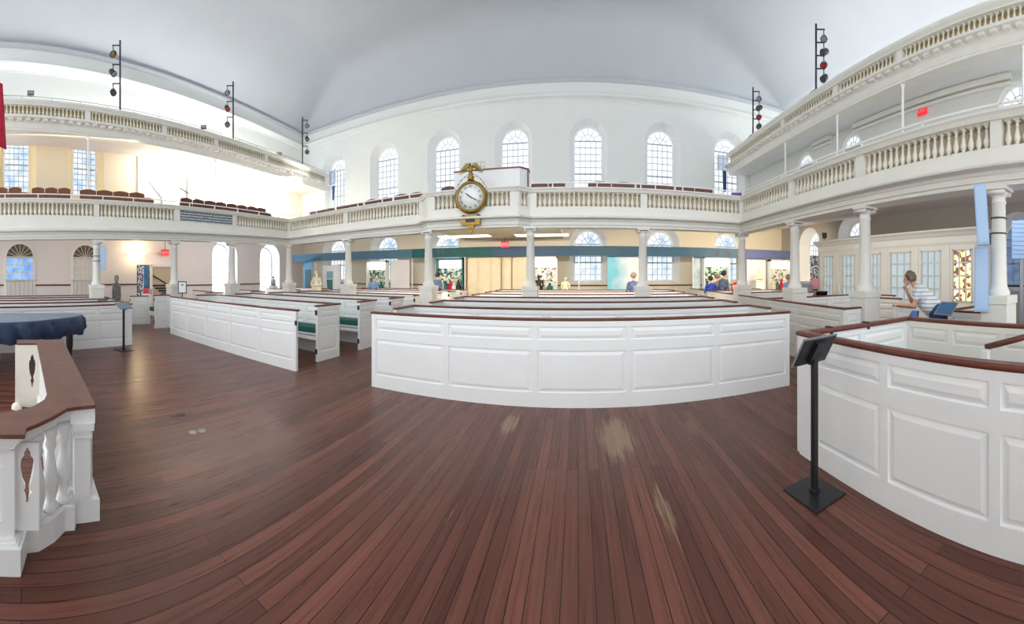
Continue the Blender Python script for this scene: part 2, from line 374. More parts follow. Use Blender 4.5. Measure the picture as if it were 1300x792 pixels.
p_ = lwall(222); q_ = lwall(178); r_ = lwall(206)
struct(MB().box(p_.x - .3, p_.x + 1.25, p_.y - .06, p_.y + .06, 4.1, 6.9).box(q_.x - .1, q_.x + .12, q_.y - .13, q_.y + .13, 4.1, 6.9).box(r_.x - .1, r_.x + .12, r_.y - .13, r_.y + .13, 4.1, 6.9).build('wall_left_partition', WHITE2))
SKYD = glow('daylit_glass_dim', (.22, .36, .6), .35, (.12, .2, .4))
# right walls (travel towards the camera so that the room is on the right)
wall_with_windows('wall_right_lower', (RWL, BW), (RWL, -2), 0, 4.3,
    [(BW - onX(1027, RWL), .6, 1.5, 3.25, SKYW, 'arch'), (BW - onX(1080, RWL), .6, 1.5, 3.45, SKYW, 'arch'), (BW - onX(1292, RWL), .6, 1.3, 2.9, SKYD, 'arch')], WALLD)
WALLR = mat('pale_grey_wall', (.68, .69, .66), .8, noise=.02, nscale=1)
wall_with_windows('wall_right_upper', (RWU, BW), (RWU, -2), 4.0, 6.95,
    [(BW - onX(1023, RWU), .45, 4.6, 6.15, SKYW, 'arch'), (BW - onX(1082, RWU), .42, 4.6, 6.15, SKYW, 'arch'), (BW - onX(1294, RWU), .5, 4.9, 6.1, SKYW, 'arch')], WALLR, splay=.10, depth=.07)
wall_with_windows('wall_right_top', (RWL, BW), (RWL, -2), 6.9, 9.95, [], WALLU)

# ceiling: coved vault
def ceiling():
    mb = MB(); nx, ny = 110, 90; x0, x1, y0, y1 = -17.2, 11.0, -4.5, 16.5
    def g(d, wd, h):
        t = max(0, min(1, d / wd)); return h * math.sqrt(max(0, 1 - (1 - t) ** 2))
    def gs(d, wd, h):
        t = max(0, d / wd); return h * t ** .8 if t < 1 else h + .25 * (1 - math.exp(-(t - 1) * 1.2))
    v = []
    for j in range(ny + 1):
        y = y0 + (y1 - y0) * j / ny
        y = y1 - (y1 - y0) * (1 - j / ny) ** 1.4
        for i in range(nx + 1):
            x = x0 + (x1 - x0) * i / nx
            xl = LW0.x + (LW1.x - LW0.x) * (y - LW0.y) / (LW1.y - LW0.y)
            a = gs(x - xl, 3.9, 2.7); b = gs(RWL - x, 5.1, 2.7); c = g(BW - y, 1.9, 3.2)
            m = min(a, b); k = 1.3; h = max(k - abs(m - c), 0) / k; z = min(m, c) - h * h * k * .25
            v.append((x, y, 10.75 + z))
    f = [(j * (nx + 1) + i, j * (nx + 1) + i + 1, (j + 1) * (nx + 1) + i + 1, (j + 1) * (nx + 1) + i) for j in range(ny) for i in range(nx)]
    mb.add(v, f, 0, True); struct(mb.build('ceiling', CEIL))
ceiling()
wallpath = [(LW0.x, LW0.y), (LW1.x, LW1.y), (RWL, BW)]
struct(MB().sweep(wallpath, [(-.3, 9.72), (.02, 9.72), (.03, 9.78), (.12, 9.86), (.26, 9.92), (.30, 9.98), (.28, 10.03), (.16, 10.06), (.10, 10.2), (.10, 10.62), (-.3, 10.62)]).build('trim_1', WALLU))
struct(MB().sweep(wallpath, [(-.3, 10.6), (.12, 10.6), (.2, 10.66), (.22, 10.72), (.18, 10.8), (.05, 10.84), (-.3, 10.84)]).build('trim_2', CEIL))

# ------------------------------------------------------------------ lower gallery
def gw(x, y, z):            # the left gallery's beam hangs a little deeper towards its near end
    if x < -9.6 and z < 3.35:
        return z - .24 * max(0, min(1, (10 - y) / 10.5)) * min(1, (3.5 - z) / .3)
    return z
A_, B_, C_, C2_, D_, E_, F_, G_ = (-10.62, -3.0), (-10.66, 10.03), (-4.46, 9.50), (-4.10, 9.05), (-1.55, 9.05), (-1.27, 9.33), (4.64, 9.34), (4.64, -2.2)
GP = [A_, B_, C_, C2_, D_, E_, F_, G_]
beam = [(-.35, 2.97), (.0, 2.97), (.0, 3.03), (.03, 3.035), (.03, 3.12), (.045, 3.135), (.045, 3.18), (.06, 3.19), (.19, 3.20), (.20, 3.225), (.20, 3.25), (.03, 3.275), (.0, 3.31), (.0, 3.52), (-.16, 3.52), (-.35, 3.4)]
legs = [([A_, B_], 1), ([B_, C_, C2_, D_, E_, F_], 2), ([F_, G_], 3)]
struct(MB().sweep(GP, beam, warp=gw).build('trim_3', WHITE2))
# gallery floors (raked) and soffits
struct(MB().add([(-10.7, -3, 3.4), (-10.75, 10.1, 3.4), (-16.3, 16.5, 4.5), (-13.8, -3, 4.3)], [(0, 1, 2, 3)]).add([(-10.7, -3, 3.34), (-10.75, 10.1, 3.34), (-16.3, 16.5, 4.24), (-13.8, -3, 3.6)], [(0, 1, 2, 3)]).build('floor_gallery_left', WALLP))
struct(MB().add([(-10.75, 10.1, 3.4), (-4.5, 9.6, 3.4), (4.7, 9.4, 3.4), (10.7, 16.5, 4.5), (-16.3, 16.5, 4.5)], [(0, 1, 2, 3, 4)]).add([(-10.75, 10.1, 3.34), (-4.5, 9.6, 3.34), (4.7, 9.4, 3.34), (10.7, 16.5, 4.24), (-16.3, 16.5, 4.24)], [(0, 1, 2, 3, 4)])
       .prism([(-4.5, 9.6), (-4.1, 9.1), (-1.5, 9.1), (-1.2, 9.5)], 3.34, 3.4).build('floor_gallery_back', WALLP))
struct(MB().add([(4.7, 9.4, 3.4), (4.7, -2.2, 3.4), (10.7, -2.2, 4.5), (10.7, 16.5, 4.5)], [(0, 1, 2, 3)]).add([(4.7, 9.4, 3.34), (4.7, -2.2, 3.34), (10.7, -2.2, 3.95), (10.7, 16.5, 4.24)], [(0, 1, 2, 3)]).build('floor_gallery_right', WALLP))

def baluster_mesh(h, r):
    p = [(.62, 0), (.62, .05), (.45, .07), (.5, .10), (.85, .20), (1.0, .29), (.95, .36), (.6, .5), (.42, .64), (.4, .72), (.62, .76), (.4, .79), (.42, .86), (.7, .91), (.74, .94)]
    mb = MB().lathe([(a * r, b * h) for a, b in p], seg=10); q = r * .95
    mb.box(-q, q, -q, q, -.005, .05 * h).box(-q, q, -q, q, .94 * h, h + .005)
    return mb.mesh('baluster', IVORY)
BAL_LO = baluster_mesh(.38, .052); BAL_UP = baluster_mesh(.32, .05)
def balustrade(p0, p1, zb, zt, mesh, label, group, post0=0, post1=0, sp=.13, cap=None, board=None, postmat=WHITE2, skipcap=False, margin=.02):
    """p0->p1 with the nave on the right; thing with rail, balusters, end posts"""
    p0 = Vector(p0); p1 = Vector(p1); L = (p1 - p0).length; a = math.atan2((p1 - p0).y, (p1 - p0).x)
    t = thing('balustrade', label, 'balustrade', (p0.x, p0.y, 0), a, group)
    cap = cap or [(-.20, zt), (.04, zt), (.05, zt + .02), (.07, zt + .06), (.10, zt + .09), (.10, zt + .12), (-.22, zt + .12)]
    MB().sweep([(0, 0), (L, 0)], cap).build('cap_rail', WHITE2, t)
    for (u, wd) in ((post0 / 2, post0), (L - post1 / 2, post1)):
        if wd: MB().box(u - wd / 2, u + wd / 2, -.005, .16, zb - .002, zt + .002).build('post', WHITE2, t)
    u0 = post0 + margin; u1 = L - post1 - margin
    if board:
        bb = MB().box(u0, u1, .03, .08, zb - .0, zt).build('inscription_board', board, t); bb['label'] = 'grey board with four lines of small worn lettering'
    else:
        MB().box(post0, L - post1, .145, .165, zb - .02, zt + .01).build('backing_board', OCHRE if zb > 6 else OCHRE2, t)
        n = max(1, int(round((u1 - u0) / sp)))
        for i in range(n):
            b = bpy.data.objects.new('baluster', mesh); COL.objects.link(b); b.parent = t; b.location = (u0 + (i + .5) * (u1 - u0) / n, .075, zb)
    return t
def insc():
    m = bpy.data.materials.new('worn_lettering'); m.use_nodes = True; nt = m.node_tree; b = nt.nodes['Principled BSDF']; N = nt.nodes.new; L = nt.links.new
    tc = N('ShaderNodeTexCoord'); mp = N('ShaderNodeMapping'); mp.inputs['Scale'].default_value = (16, 1, 11.5); L(tc.outputs['Object'], mp.inputs['Vector'])
    sp = N('ShaderNodeSeparateXYZ'); L(mp.outputs[0], sp.inputs[0]); fr = N('ShaderNodeMath'); fr.operation = 'FRACT'; L(sp.outputs['Z'], fr.inputs[0])
    gt = N('ShaderNodeMath'); gt.operation = 'GREATER_THAN'; gt.inputs[1].default_value = .45; L(fr.outputs[0], gt.inputs[0])
    n = N('ShaderNodeTexNoise'); n.inputs['Scale'].default_value = 2.4; n.inputs['Detail'].default_value = 2; L(mp.outputs[0], n.inputs['Vector'])
    g2 = N('ShaderNodeMath'); g2.operation = 'GREATER_THAN'; g2.inputs[1].default_value = .46; L(n.outputs['Fac'], g2.inputs[0])
    ml = N('ShaderNodeMath'); ml.operation = 'MULTIPLY'; L(gt.outputs[0], ml.inputs[0]); L(g2.outputs[0], ml.inputs[1])
    mx = N('ShaderNodeMix'); mx.data_type = 'RGBA'; L(ml.outputs[0], mx.inputs[0]); mx.inputs[6].default_value = (.09, .11, .13, 1); mx.inputs[7].default_value = (.62, .66, .68, 1)
    L(mx.outputs[2], b.inputs['Base Color']); return m
INSC = insc()
ZB, ZT = 3.52, 3.90
gL = 'balustrade sections of the left lower gallery'; gB = 'balustrade sections of the rear lower gallery'; gR = 'balustrade sections of the right lower gallery'
XL = -10.63
def Lp(px): return (XL, onX(px, XL))
def bp_(px):   # on the B->C leg
    e = (Vector(C_) - Vector(B_)); d = Vector((math.sin(az(px)), math.cos(az(px)))); det = d.x * -e.y + d.y * e.x; t = (B_[0] * -e.y + B_[1] * e.x) / det; return (d.x * t, d.y * t)
balustrade((XL, -1.9), Lp(126), ZB, ZT, BAL_LO, 'ivory balustrade of the left lower gallery, cut by the frame edge, below brown benches', gL, 0, .16)
balustrade(Lp(126), Lp(228.5), ZB, ZT, BAL_LO, 'ivory balustrade of the left lower gallery, just before the grey inscription board', gL, 0, .2)
balustrade(Lp(228.5), Lp(300), ZB, ZT, BAL_LO, 'section of the left lower gallery front carrying a grey inscription board', gL, 0, .15, board=INSC, margin=.0)
balustrade(Lp(300), (XL - .02, B_[1]), ZB, ZT, BAL_LO, 'ivory balustrade of the left lower gallery between the inscription board and the corner', gL, 0, .07)
balustrade(B_, bp_(441), ZB, ZT, BAL_LO, 'ivory balustrade of the rear lower gallery, next to its left corner', gB, .07, .16)
balustrade(bp_(441), C_, ZB, ZT, BAL_LO, 'ivory balustrade of the rear lower gallery, ending left of the clock bay', gB, 0, .12)
balustrade(C_, C2_, ZB, ZT, BAL_LO, 'short slanting return of the clock bay on its left side', gB, .02, .5, margin=.0)
balustrade(C2_, D_, ZB, ZT, BAL_LO, 'ivory balustrade across the projecting bay behind the gilt clock', gB, .22, .22)
balustrade(D_, E_, ZB, ZT, BAL_LO, 'short slanting balustrade on the right side of the clock bay', gB, .06, .06, sp=.1)
pE = onY(818, 9.335)
balustrade(E_, (pE + .08, 9.335), ZB, ZT, BAL_LO, 'ivory balustrade of the rear lower gallery, right of the clock bay', gB, .17, .18)
balustrade((pE + .08, 9.335), F_, ZB, ZT, BAL_LO, 'ivory balustrade of the rear lower gallery, next to its right corner', gB, 0, .07)
XR = 4.64
def Rp(px): return (XR, onX(px, XR))
balustrade(F_, Rp(1007), ZB, ZT, BAL_LO, 'ivory balustrade of the right lower gallery, next to the rear corner', gR, .07, .2)
balustrade(Rp(1007), Rp(1096), ZB, ZT, BAL_LO, 'ivory balustrade of the right lower gallery, its middle section', gR, 0, .2)
balustrade(Rp(1096), Rp(1271), ZB, ZT, BAL_LO, 'ivory balustrade of the right lower gallery above the glazed booth', gR, 0, .17)
balustrade(Rp(1271), G_, ZB, ZT, BAL_LO, 'ivory balustrade of the right lower gallery, cut by the right frame edge', gR, 0, .1)

def handrail(path, label, z=4.18, off=-.10, step=1.0, m=WHITE, r=.014, zb=4.01, grp='thin handrails above the gallery caps'):
    t = thing('handrail', label, 'handrail', (path[0][0], path[0][1], 0), 0, grp); ox, oy = path[0]
    P = [(x - ox, y - oy) for x, y in path]
    MB().sweep(P, [(off - r, z - r), (off + r, z - r), (off + r, z + r), (off - r, z + r)]).build('rail', m, t)
    k = 0
    for i in range(len(P) - 1):
        a, b = Vector(P[i]), Vector(P[i + 1]); L = (b - a).length; d = (b - a) / L; nn = Vector((d.y, -d.x)); n = max(1, int(L / step))
        for j in range(n):
            q = a + d * (j + .5) * L / n + nn * off; MB().box(q.x - r, q.x + r, q.y - r, q.y + r, zb, z).build('rail_post', m, t)
    return t
handrail([(A_[0], -2), B_], 'thin white handrail along the top of the left lower gallery')
handrail([B_, C_], 'thin white handrail on the rear lower gallery left of the clock')
handrail([E_, F_], 'thin white handrail on the rear lower gallery right of the clock')
handrail([F_, (4.64, -1.5)], 'thin white handrail along the top of the right lower gallery', step=1.3)

# columns ---------------------------------------------------------------------------
def column(x, y, ztop, label, ped=.40):
    t = thing('gallery_column', label, 'column', (x, y, 0), 0, 'white columns carrying the lower gallery')
    p = ped / 2
    MB().box(-p, p, -p, p, 0, 1.36).box(-p - .02, p + .02, -p - .02, p + .02, 0, .14).box(-p - .015, p + .015, -p - .015, p + .015, 1.30, 1.42).build('pedestal', WHITE2, t, bevel=.006)
    MB().lathe([(.16, 1.42), (.17, 1.46), (.155, 1.49), (.135, 1.52), (.122, 1.58), (.118, 1.7), (.10, ztop - .24), (.112, ztop - .225), (.112, ztop - .20), (.10, ztop - .19), (.10, ztop - .13)], seg=24).build('shaft', WHITE2, t)
    c = MB().lathe([(.10, ztop - .14), (.125, ztop - .11), (.14, ztop - .07)], seg=20).box(-.165, .165, -.165, .165, ztop - .05, ztop)
    for sx in (-1, 1):
        c.tube([(sx * .125, -.14, ztop - .085), (sx * .125, .14, ztop - .085)], .036, 10)
    c.build('capital', WHITE2, t)
    return t
def beamz(x, y): return gw(x, y, 2.975)
cols = [('left gallery column beside the hanging pale blue speaker', 122.5, 'L'), ('left gallery column at the stair doorway', 221, 'L'), ('left gallery column in front of the bright side window', 294.5, 'L'), ('white column at the left rear corner of the galleries', 367, 'CL'),
        ('rear gallery column in front of the pale desk display', 440, 'B'), ('rear gallery column under the left side of the clock bay', 544, 'BAY'), ('rear gallery column under the right side of the clock bay', 673.5, 'BAY2'),
        ('rear gallery column beside the blue gradient exhibit panel', 816, 'B2'), ('white column at the right rear corner of the galleries', 942, 'CR'), ('right gallery column beside the person in a striped top', 1009, 'R'), ('right gallery column in front of the glazed booth', 1098, 'R'), ('right gallery column with straps and a tall speaker', 1268, 'R')]
COLS = {}
for lab, px, k in cols:
    if k == 'L': x = XL - .16; y = onX(px, x)
    elif k == 'CL': x, y = PR(px, 14.62)
    elif k == 'B': x, y = bp_(px); y += .1
    elif k == 'BAY': y = 9.2; x = onY(px, y)
    elif k == 'BAY2': y = 9.3; x = onY(px, y)
    elif k == 'B2': y = 9.48; x = onY(px, y)
    elif k == 'CR': x, y = PR(px, 10.55)
    else: x = XR + .14; y = onX(px, x)
    COLS[px] = column(x, y, beamz(x, y), lab)

# ------------------------------------------------------------------ upper galleries
UL0, UL1 = Vector((-12.15, -2.6)), Vector((-14.05, 16.4)); UR0, UR1 = Vector((7.42, 16.4)), Vector((7.38, -1.5))
def ulp(px, off=0):
    e = UL1 - UL0; d = Vector((math.sin(az(px)), math.cos(az(px)))); o = UL0 + Vector((-off, 0)); det = d.x * -e.y + d.y * e.x; t = (o.x * -e.y + o.y * e.x) / det; return (d.x * t, d.y * t)
def urp(px, off=0): X = 7.4 + off; return (X, onX(px, X))
ubeam = [(-.4, 6.8), (.0, 6.8), (.0, 6.86), (.02, 6.87), (.02, 7.06), (.05, 7.08), (.06, 7.16), (.24, 7.17), (.25, 7.2), (.25, 7.23), (.05, 7.26), (.0, 7.28), (.0, 7.37), (-.2, 7.37), (-.4, 7.2)]
for nm, p in (('trim_4', [tuple(UL0), tuple(UL1)]), ('trim_5', [tuple(UR0), tuple(UR1)])):
    m = MB().sweep(p, ubeam); a, b = Vector(p[0]), Vector(p[1]); L = (b - a).length; d = (b - a) / L; n_ = Vector((d.y, -d.x)); ang = math.atan2(d.y, d.x)
    k = int(L / .30)
    for i in range(k):      # dentil blocks
        q = a + d * (i + .5) * .30; m.box(-.08, .08, -.19, -.02, 7.095, 7.165, 0, T(q.x, q.y, 0) @ Rz(ang))
    struct(m.build(nm, WHITE2))
struct(MB().prism([(-12.3, -3), (-14.2, 16.4), (-16.3, 16.6), (-13.8, -3)], 6.9, 7.0).build('floor_gallery_upper_left', WALLP))
struct(MB().prism([(7.6, -2), (10.8, -2), (10.8, 16.5), (7.6, 16.5)], 6.9, 7.0).build('floor_gallery_upper_right', WALLU))
UB, UT = 7.36, 7.68
ucap = [(-.2, UT), (.05, UT), (.06, UT + .03), (.12, UT + .09), (.14, UT + .12), (.14, UT + .17), (-.22, UT + .17)]
gUL = 'balustrade sections of the left upper gallery'; gUR = 'balustrade sections of the right upper gallery'
pts = [tuple(UL0), ulp(115), ulp(212), ulp(277), ulp(340), tuple(UL1)]
labs = ['upper left gallery balustrade cut by the frame edge, under the square floodlight', 'upper left gallery balustrade beneath the nearest stage light pole', 'upper left gallery balustrade under the small floodlight', 'upper left gallery balustrade beneath the middle stage light pole', 'upper left gallery balustrade running into the rear wall']
for i in range(5): balustrade(pts[i], pts[i + 1], UB, UT, BAL_UP, labs[i], gUL, 0, .2, sp=.142, cap=ucap)
pts = [tuple(UR0), urp(995), urp(1063), urp(1145), tuple(UR1)]
labs = ['upper right gallery balustrade running into the rear wall', 'upper right gallery balustrade beneath the taller stage light pole', 'upper right gallery balustrade above the gallery post near the exit sign', 'upper right gallery balustrade climbing out at the top of the frame']
for i in range(4): balustrade(pts[i], pts[i + 1], UB, UT, BAL_UP, labs[i], gUR, 0, .22, sp=.142, cap=ucap)
handrail([tuple(UL0), tuple(UL1)], 'thin dark metal rail above the left upper gallery balustrade', z=8.04, step=1.05, m=GREYM, r=.010, zb=7.84, grp='metal rails above the upper galleries')
def thin_post(x, y, z0, z1, label):
    t = thing('gallery_post', label, 'post', (x, y, 0), 0, 'slim posts under the upper galleries'); IVW = WHITE
    MB().lathe([(.05, z0), (.05, z0 + .08), (.04, z0 + .12), (.035, z1 - .14), (.05, z1 - .1), (.04, z1 - .08)], seg=12).build('shaft', WHITE, t)
    MB().lathe([(.035, z1 - .1), (.07, z1 - .04), (.09, z1)], seg=4, smooth=False).build('capital', WHITE, t)
for px, lab in ((112, 'slim post in front of the left upper window'), (273, 'slim post under the left upper gallery, left of the bright bay'), (337, 'slim post under the left upper gallery, right of the bright bay'), (417, 'slim post at the rear end of the left upper gallery')):
    x, y = ulp(px if px < 400 else 412, .1); thin_post(x, y, 3.55 + (.7 if px > 400 else .2), 6.81, lab)
for px, lab in ((997, 'slim post under the right upper gallery near the rear doors'), (1063, 'slim post under the right upper gallery by the bright window'), (1146, 'slim post under the right upper gallery left of the exit sign'), (1299, 'slim post under the right upper gallery at the frame edge')):
    x, y = urp(px, .12); thin_post(x, y, 3.8, 6.81, lab)

# ------------------------------------------------------------------ pews
def panel_board(mb, x0, x1, z0, z1, ncol, side=-1, y=0.0, low=.34, hi=None):
    """raised-and-fielded panelling on a board: stiles, rails and bevelled fields"""
    t = .018; H = z1 - z0; st = min(.075, (x1 - x0) / ncol * .16)
    ya, yb = (y + side * t, y) if side < 0 else (y, y + t)
    def B(a, b, c, d): mb.box(a, b, ya, yb, c, d)
    zr = [z0 + H * q_ for q_ in (0, .172, .658, .785, .935, 1)]
    B(x0, x1, zr[0], zr[1]); B(x0, x1, zr[2], zr[3]); B(x0, x1, zr[4], zr[5])
    xs = [x0 + (x1 - x0) * k / ncol for k in range(ncol + 1)]
    for k in range(ncol + 1):
        a = xs[k] - (st / 2 if 0 < k < ncol else (0 if k == 0 else st)); b = a + st
        B(a, b, zr[1], zr[2]); B(a, b, zr[3], zr[4])
    for k in range(ncol):
        for (za, zb_) in ((zr[1], zr[2]), (zr[3], zr[4])):
            a = xs[k] + (st / 2 if k else st) + .012; b = xs[k + 1] - (st / 2 if k < ncol - 1 else st) - .012; za2 = za + .012; zb2 = zb_ - .012; e = min(.045, (zb2 - za2) * .3); yo = y + side * .015
            mb.add([(a, y, za2), (b, y, za2), (b, y, zb2), (a, y, zb2), (a + e, yo, za2 + e), (b - e, yo, za2 + e), (b - e, yo, zb2 - e), (a + e, yo, zb2 - e)], [(4, 5, 6, 7), (0, 1, 5, 4), (1, 2, 6, 5), (2, 3, 7, 6), (3, 0, 4, 7)])
def capprof(w_=.085, z=1.15, h=.036, y=.02):
    return [(y - w_ / 2 + .01, z - h), (y + w_ / 2 - .01, z - h), (y + w_ / 2, z - h * .6), (y + w_ / 2, z - h * .35), (y + w_ / 2 - .012, z), (y - w_ / 2 + .012, z), (y - w_ / 2, z - h * .35), (y - w_ / 2, z - h * .6)]
def pew(p0, p1, label, group, n=5, H=1.15, ends=(.65, .65), bench=True, m=WHITE, name='box_pew', both=True, latch=True):
    """partition from p0 to p1 (front faces the side right of travel); bench and end panels stand on that front side"""
    p0 = Vector(p0); p1 = Vector(p1); L = (p1 - p0).length; a = math.atan2((p1 - p0).y, (p1 - p0).x)
    t = thing(name, label, 'pew', (p0.x, p0.y, 0), a, group)
    b = MB().box(0, L, 0, .035, 0, H - .036); panel_board(b, 0, L, 0, H - .036, n)
    b.build('panelled_back', m, t)
    MB().sweep([(-.02, 0), (L + .02, 0)], [(-o, z) for o, z in capprof(z=H)][::-1]).build('cap_rail', MAHOG, t)
    if bench:
        MB().box(.04, L - .04, -.42, -.02, .46, .50).box(.04, L - .04, -.42, -.395, .36, .44).build('seat', m, t)
        MB().box(.06, L - .06, -.43, -.03, .50, .63).build('cushion', GREEN, t, bevel=.02)
    for i, e in enumerate(ends):
        if not e: continue
        x = 0 if i == 0 else L - .035
        q = MB().box(x, x + .035, -e, -.0, 0, H - .036); tmp = MB(); panel_board(tmp, 0, e, 0, H - .036, 1)
        # panel faces outward
        if i == 0: q.add(tmp.v, tmp.f, 0, False, T(x, -e, 0) @ Rz(PI / 2) @ T(0, 0, 0) @ Matrix.Scale(-1, 4, (0, 1, 0)))
        else: q.add(tmp.v, tmp.f, 0, False, T(x + .035, -e, 0) @ Rz(PI / 2))
        ep = q.build('end_panel', m, t)
        MB().sweep([(x + .0175, -e - .01), (x + .0175, 0)], [(o - .02, z) for o, z in capprof(z=H)]).build('end_cap', MAHOG, ep)
        if latch:
            MB().box(x - .01, x + .045, -e - .012, -e, H - .2, H - .1).build('hinge', IRON, ep); MB().box(x - .01, x + .045, -e - .012, -e, .15, .25).build('hinge', IRON, ep)
    return t
ordn = ['front', 'second', 'third', 'fourth', 'fifth', 'sixth', 'seventh', 'eighth', 'ninth']
# centre block
gC = 'white pews of the centre block'
pew((-3.0, 4.57), (3.09, 4.57), 'wide white panelled pew front facing the open floor, centre block', gC, 5, 1.15, (0, 0), False, name='pew_front', latch=False)
for i, Y in enumerate((6.0, 7.5, 9.0, 10.5, 12.0, 13.5)):
    x1 = 3.12 + (Y - 4.5) * .05
    pew((-3.03, Y), (x1, Y), 'white pew with dark cap rail in the %s row of the centre block' % ordn[i + 1], gC, 5, 1.15 + .004 * i, (.68, .68))
# left block
gLb = 'white pews of the left block'
pew((-9.55, 4.28), (-4.50, 4.42), 'long white panelled pew side left of the aisle, nearest the open floor', gLb, 5, 1.10, (0, 0), False, name='pew_front', latch=False)
MB().box(5.03, 5.06, -.03, .0, .82, .90).build('knob', IRON, [o for o in COL.objects if o.name.startswith('pew_front')][-1])
for i in range(7):
    Y = 5.86 + 1.43 * i
    pew((-9.6, Y), (-4.70 - .0 * i, Y), 'white pew with a green cushion in the %s row of the left block' % ordn[i + 1], gLb, 5, 1.12, (.68, .68))
# pews along the left wall
gW = 'white pews along the left side wall'
pew((-11.5, 4.75), (-10.65, 4.75), 'small white pew end with a metal plate, behind the left block corner', gW, 1, 1.08, (.0, .55), True)
for i in range(4):
    Y = 7.0 + 2.0 * i
    pew((-13.3, Y), (-11.0, Y), 'white wall pew beside the left windows, %s from the stair doorway' % ordn[i].replace('front', 'first'), gW, 2, 1.10, (0, .65))
pew((-12.6, 4.45), (-11.75, 4.35), 'narrow white pew end next to the red box', gW, 1, 1.0, (0, .6), False)
# far left block behind the piano (partitions run away from the aisle)
gD = 'white pews behind the piano'
dx = Vector((-7.72, -.9)); dy = Vector((-8.33, 2.68))
pew(tuple(dx), tuple(dy), 'white panelled pew side directly behind the covered piano', gD, 4, 1.02, (0, 0), False, name='pew_front', latch=False)
for i in range(4):
    o = 1.05 * (i + 1)
    pew((dx.x - o, dx.y - .2), (dy.x - o, dy.y + .0), 'white pew behind the piano, %s rank back from its panelled side' % ordn[i].replace('front', 'first'), gD, 4, 1.02, (0, .5), True)
# right block
gRb = 'white pews of the right block'
pew((5.0, 15.4), (4.15, 4.45), 'long ivory panelled pew side along the right aisle', gRb, 7, 1.15, (0, 0), False, m=WHITE2, name='pew_front', latch=False)
pew((4.15, 4.43), (4.52, 4.43), 'short white pew end in front of the glazed booth column', gRb, 1, 1.15, (0, 0), False, name='pew_front', latch=False)
for i, Y in enumerate((7.45, 10.35, 12.2, 14.0)):
    pew((4.42 + .07 * (Y - 7), Y), (7.4, Y), 'white pew of the right block, %s row behind the column' % ordn[i].replace('front', 'first'), gRb, 3, 1.16, (0, .9), True)
# pews near the woman and the booth
gS = 'pews in front of the glazed booth'
ax, ay = at(1113, 376, 1.15)
pew((5.95, 5.55), (6.05, 4.72), 'ivory pew panel in front of the booth, left of the leaning woman', gS, 1, 1.22, (0, 0), False, m=WHITE2, name='pew_front', latch=False)
pew((6.55, 6.35), (6.62, 5.35), 'ivory pew back behind the large white column', gS, 2, 1.24, (0, 0), False, m=WHITE2, name='pew_front', latch=False)
x0_, y0_ = at(1205, 393, 1.12); x1_, y1_ = at(1257, 396, 1.12)
pew((x0_, y0_), (x1_, y1_), 'low white pew section between the woman and the strapped column', gS, 1, 1.12, (0, 0), False, name='pew_front', latch=False)
x2_, y2_ = at(1248, 386, 1.12)
pew((x2_, y2_), (x0_ + .15, y0_ + .05), 'white pew side slanting back beside the strapped column', gS, 1, 1.12, (0, 0), False, m=WHITE2, name='pew_front', latch=False)
pew((6.35, 1.95), (6.35, .2), 'white pew at the right frame edge beyond the strapped column', gS, 2, 1.14, (0, .5), True)

a_ = PR(1135, 6.62); b_ = PR(1159, 6.18)
pew(a_, b_, 'small white pew door end under the forearm of the leaning woman', gS, 1, 1.165, (0, 0), False, name='pew_front', latch=False)
# big near box pew on the right
t = thing('box_enclosure', 'large white panelled box enclosure with mahogany rim, nearest on the right', 'pew', (2.0, 2.75, 0))
HB = 1.17
def side(name, L, M, n, both=False, m=WHITE):
    b = MB(); b.box(0, L, 0, .045, 0, HB - .04); panel_board(b, 0, L, 0, HB - .04, n)
    if both: panel_board(b, 0, L, 0, HB - .04, n, 1, .045)
    mb = MB(); mb.add(b.v, b.f, 0, False, M); return mb.build(name, m, t)
# local: front board along -y (towards the camera side), its face looks to -x
b = MB().box(0, 4.6, 0, .045, 0, HB - .04).box(0, .18, -.018, 0, 0, HB - .04); panel_board(b, .18, 4.53, 0, HB - .04, 5)
MB().add(b.v, b.f, 0, False, Rz(-PI / 2)).build('front_board', WHITE, t)
side('rear_board', 4.6, T(1.66, 0, 0) @ Rz(-PI / 2), 7, True, WHITE2)
side('end_board', 1.66, T(0, 0, 0) @ Rz(0) , 2, True)
MB().sweep([(.02, -4.6), (.02, 0), (1.68, 0), (1.68, -4.6)], [(o, z + .0) for o, z in capprof(.10, HB, .045, 0)]).build('cap_rail', MAHOG, t)
MB().box(.35, .38, -.035, .06, HB - .07, HB + .012).build('latch', IRON, t); MB().box(.9, .93, -.035, .06, HB - .07, HB + .012).build('latch', IRON, t)
MB().box(1.30, 1.66, -4.5, -.05, .40, .44).box(1.31, 1.64, -4.5, -.05, .44, .49, 1).build('bench', [WHITE, GREEN], t)
t = thing('hand_rail', 'short handrail with a dark purple cap inside the near right enclosure', 'handrail', (2.9, 1.3, 0))
MB().tube([(0, .0, 1.06), (.12, -.55, 1.22)], .028, 10).build('rail', MAHOG, t)
MB().box(-.03, .03, -.03, .03, 0, 1.05).box(.09, .15, -.58, -.52, 0, 1.2).build('post', WHITE, t)

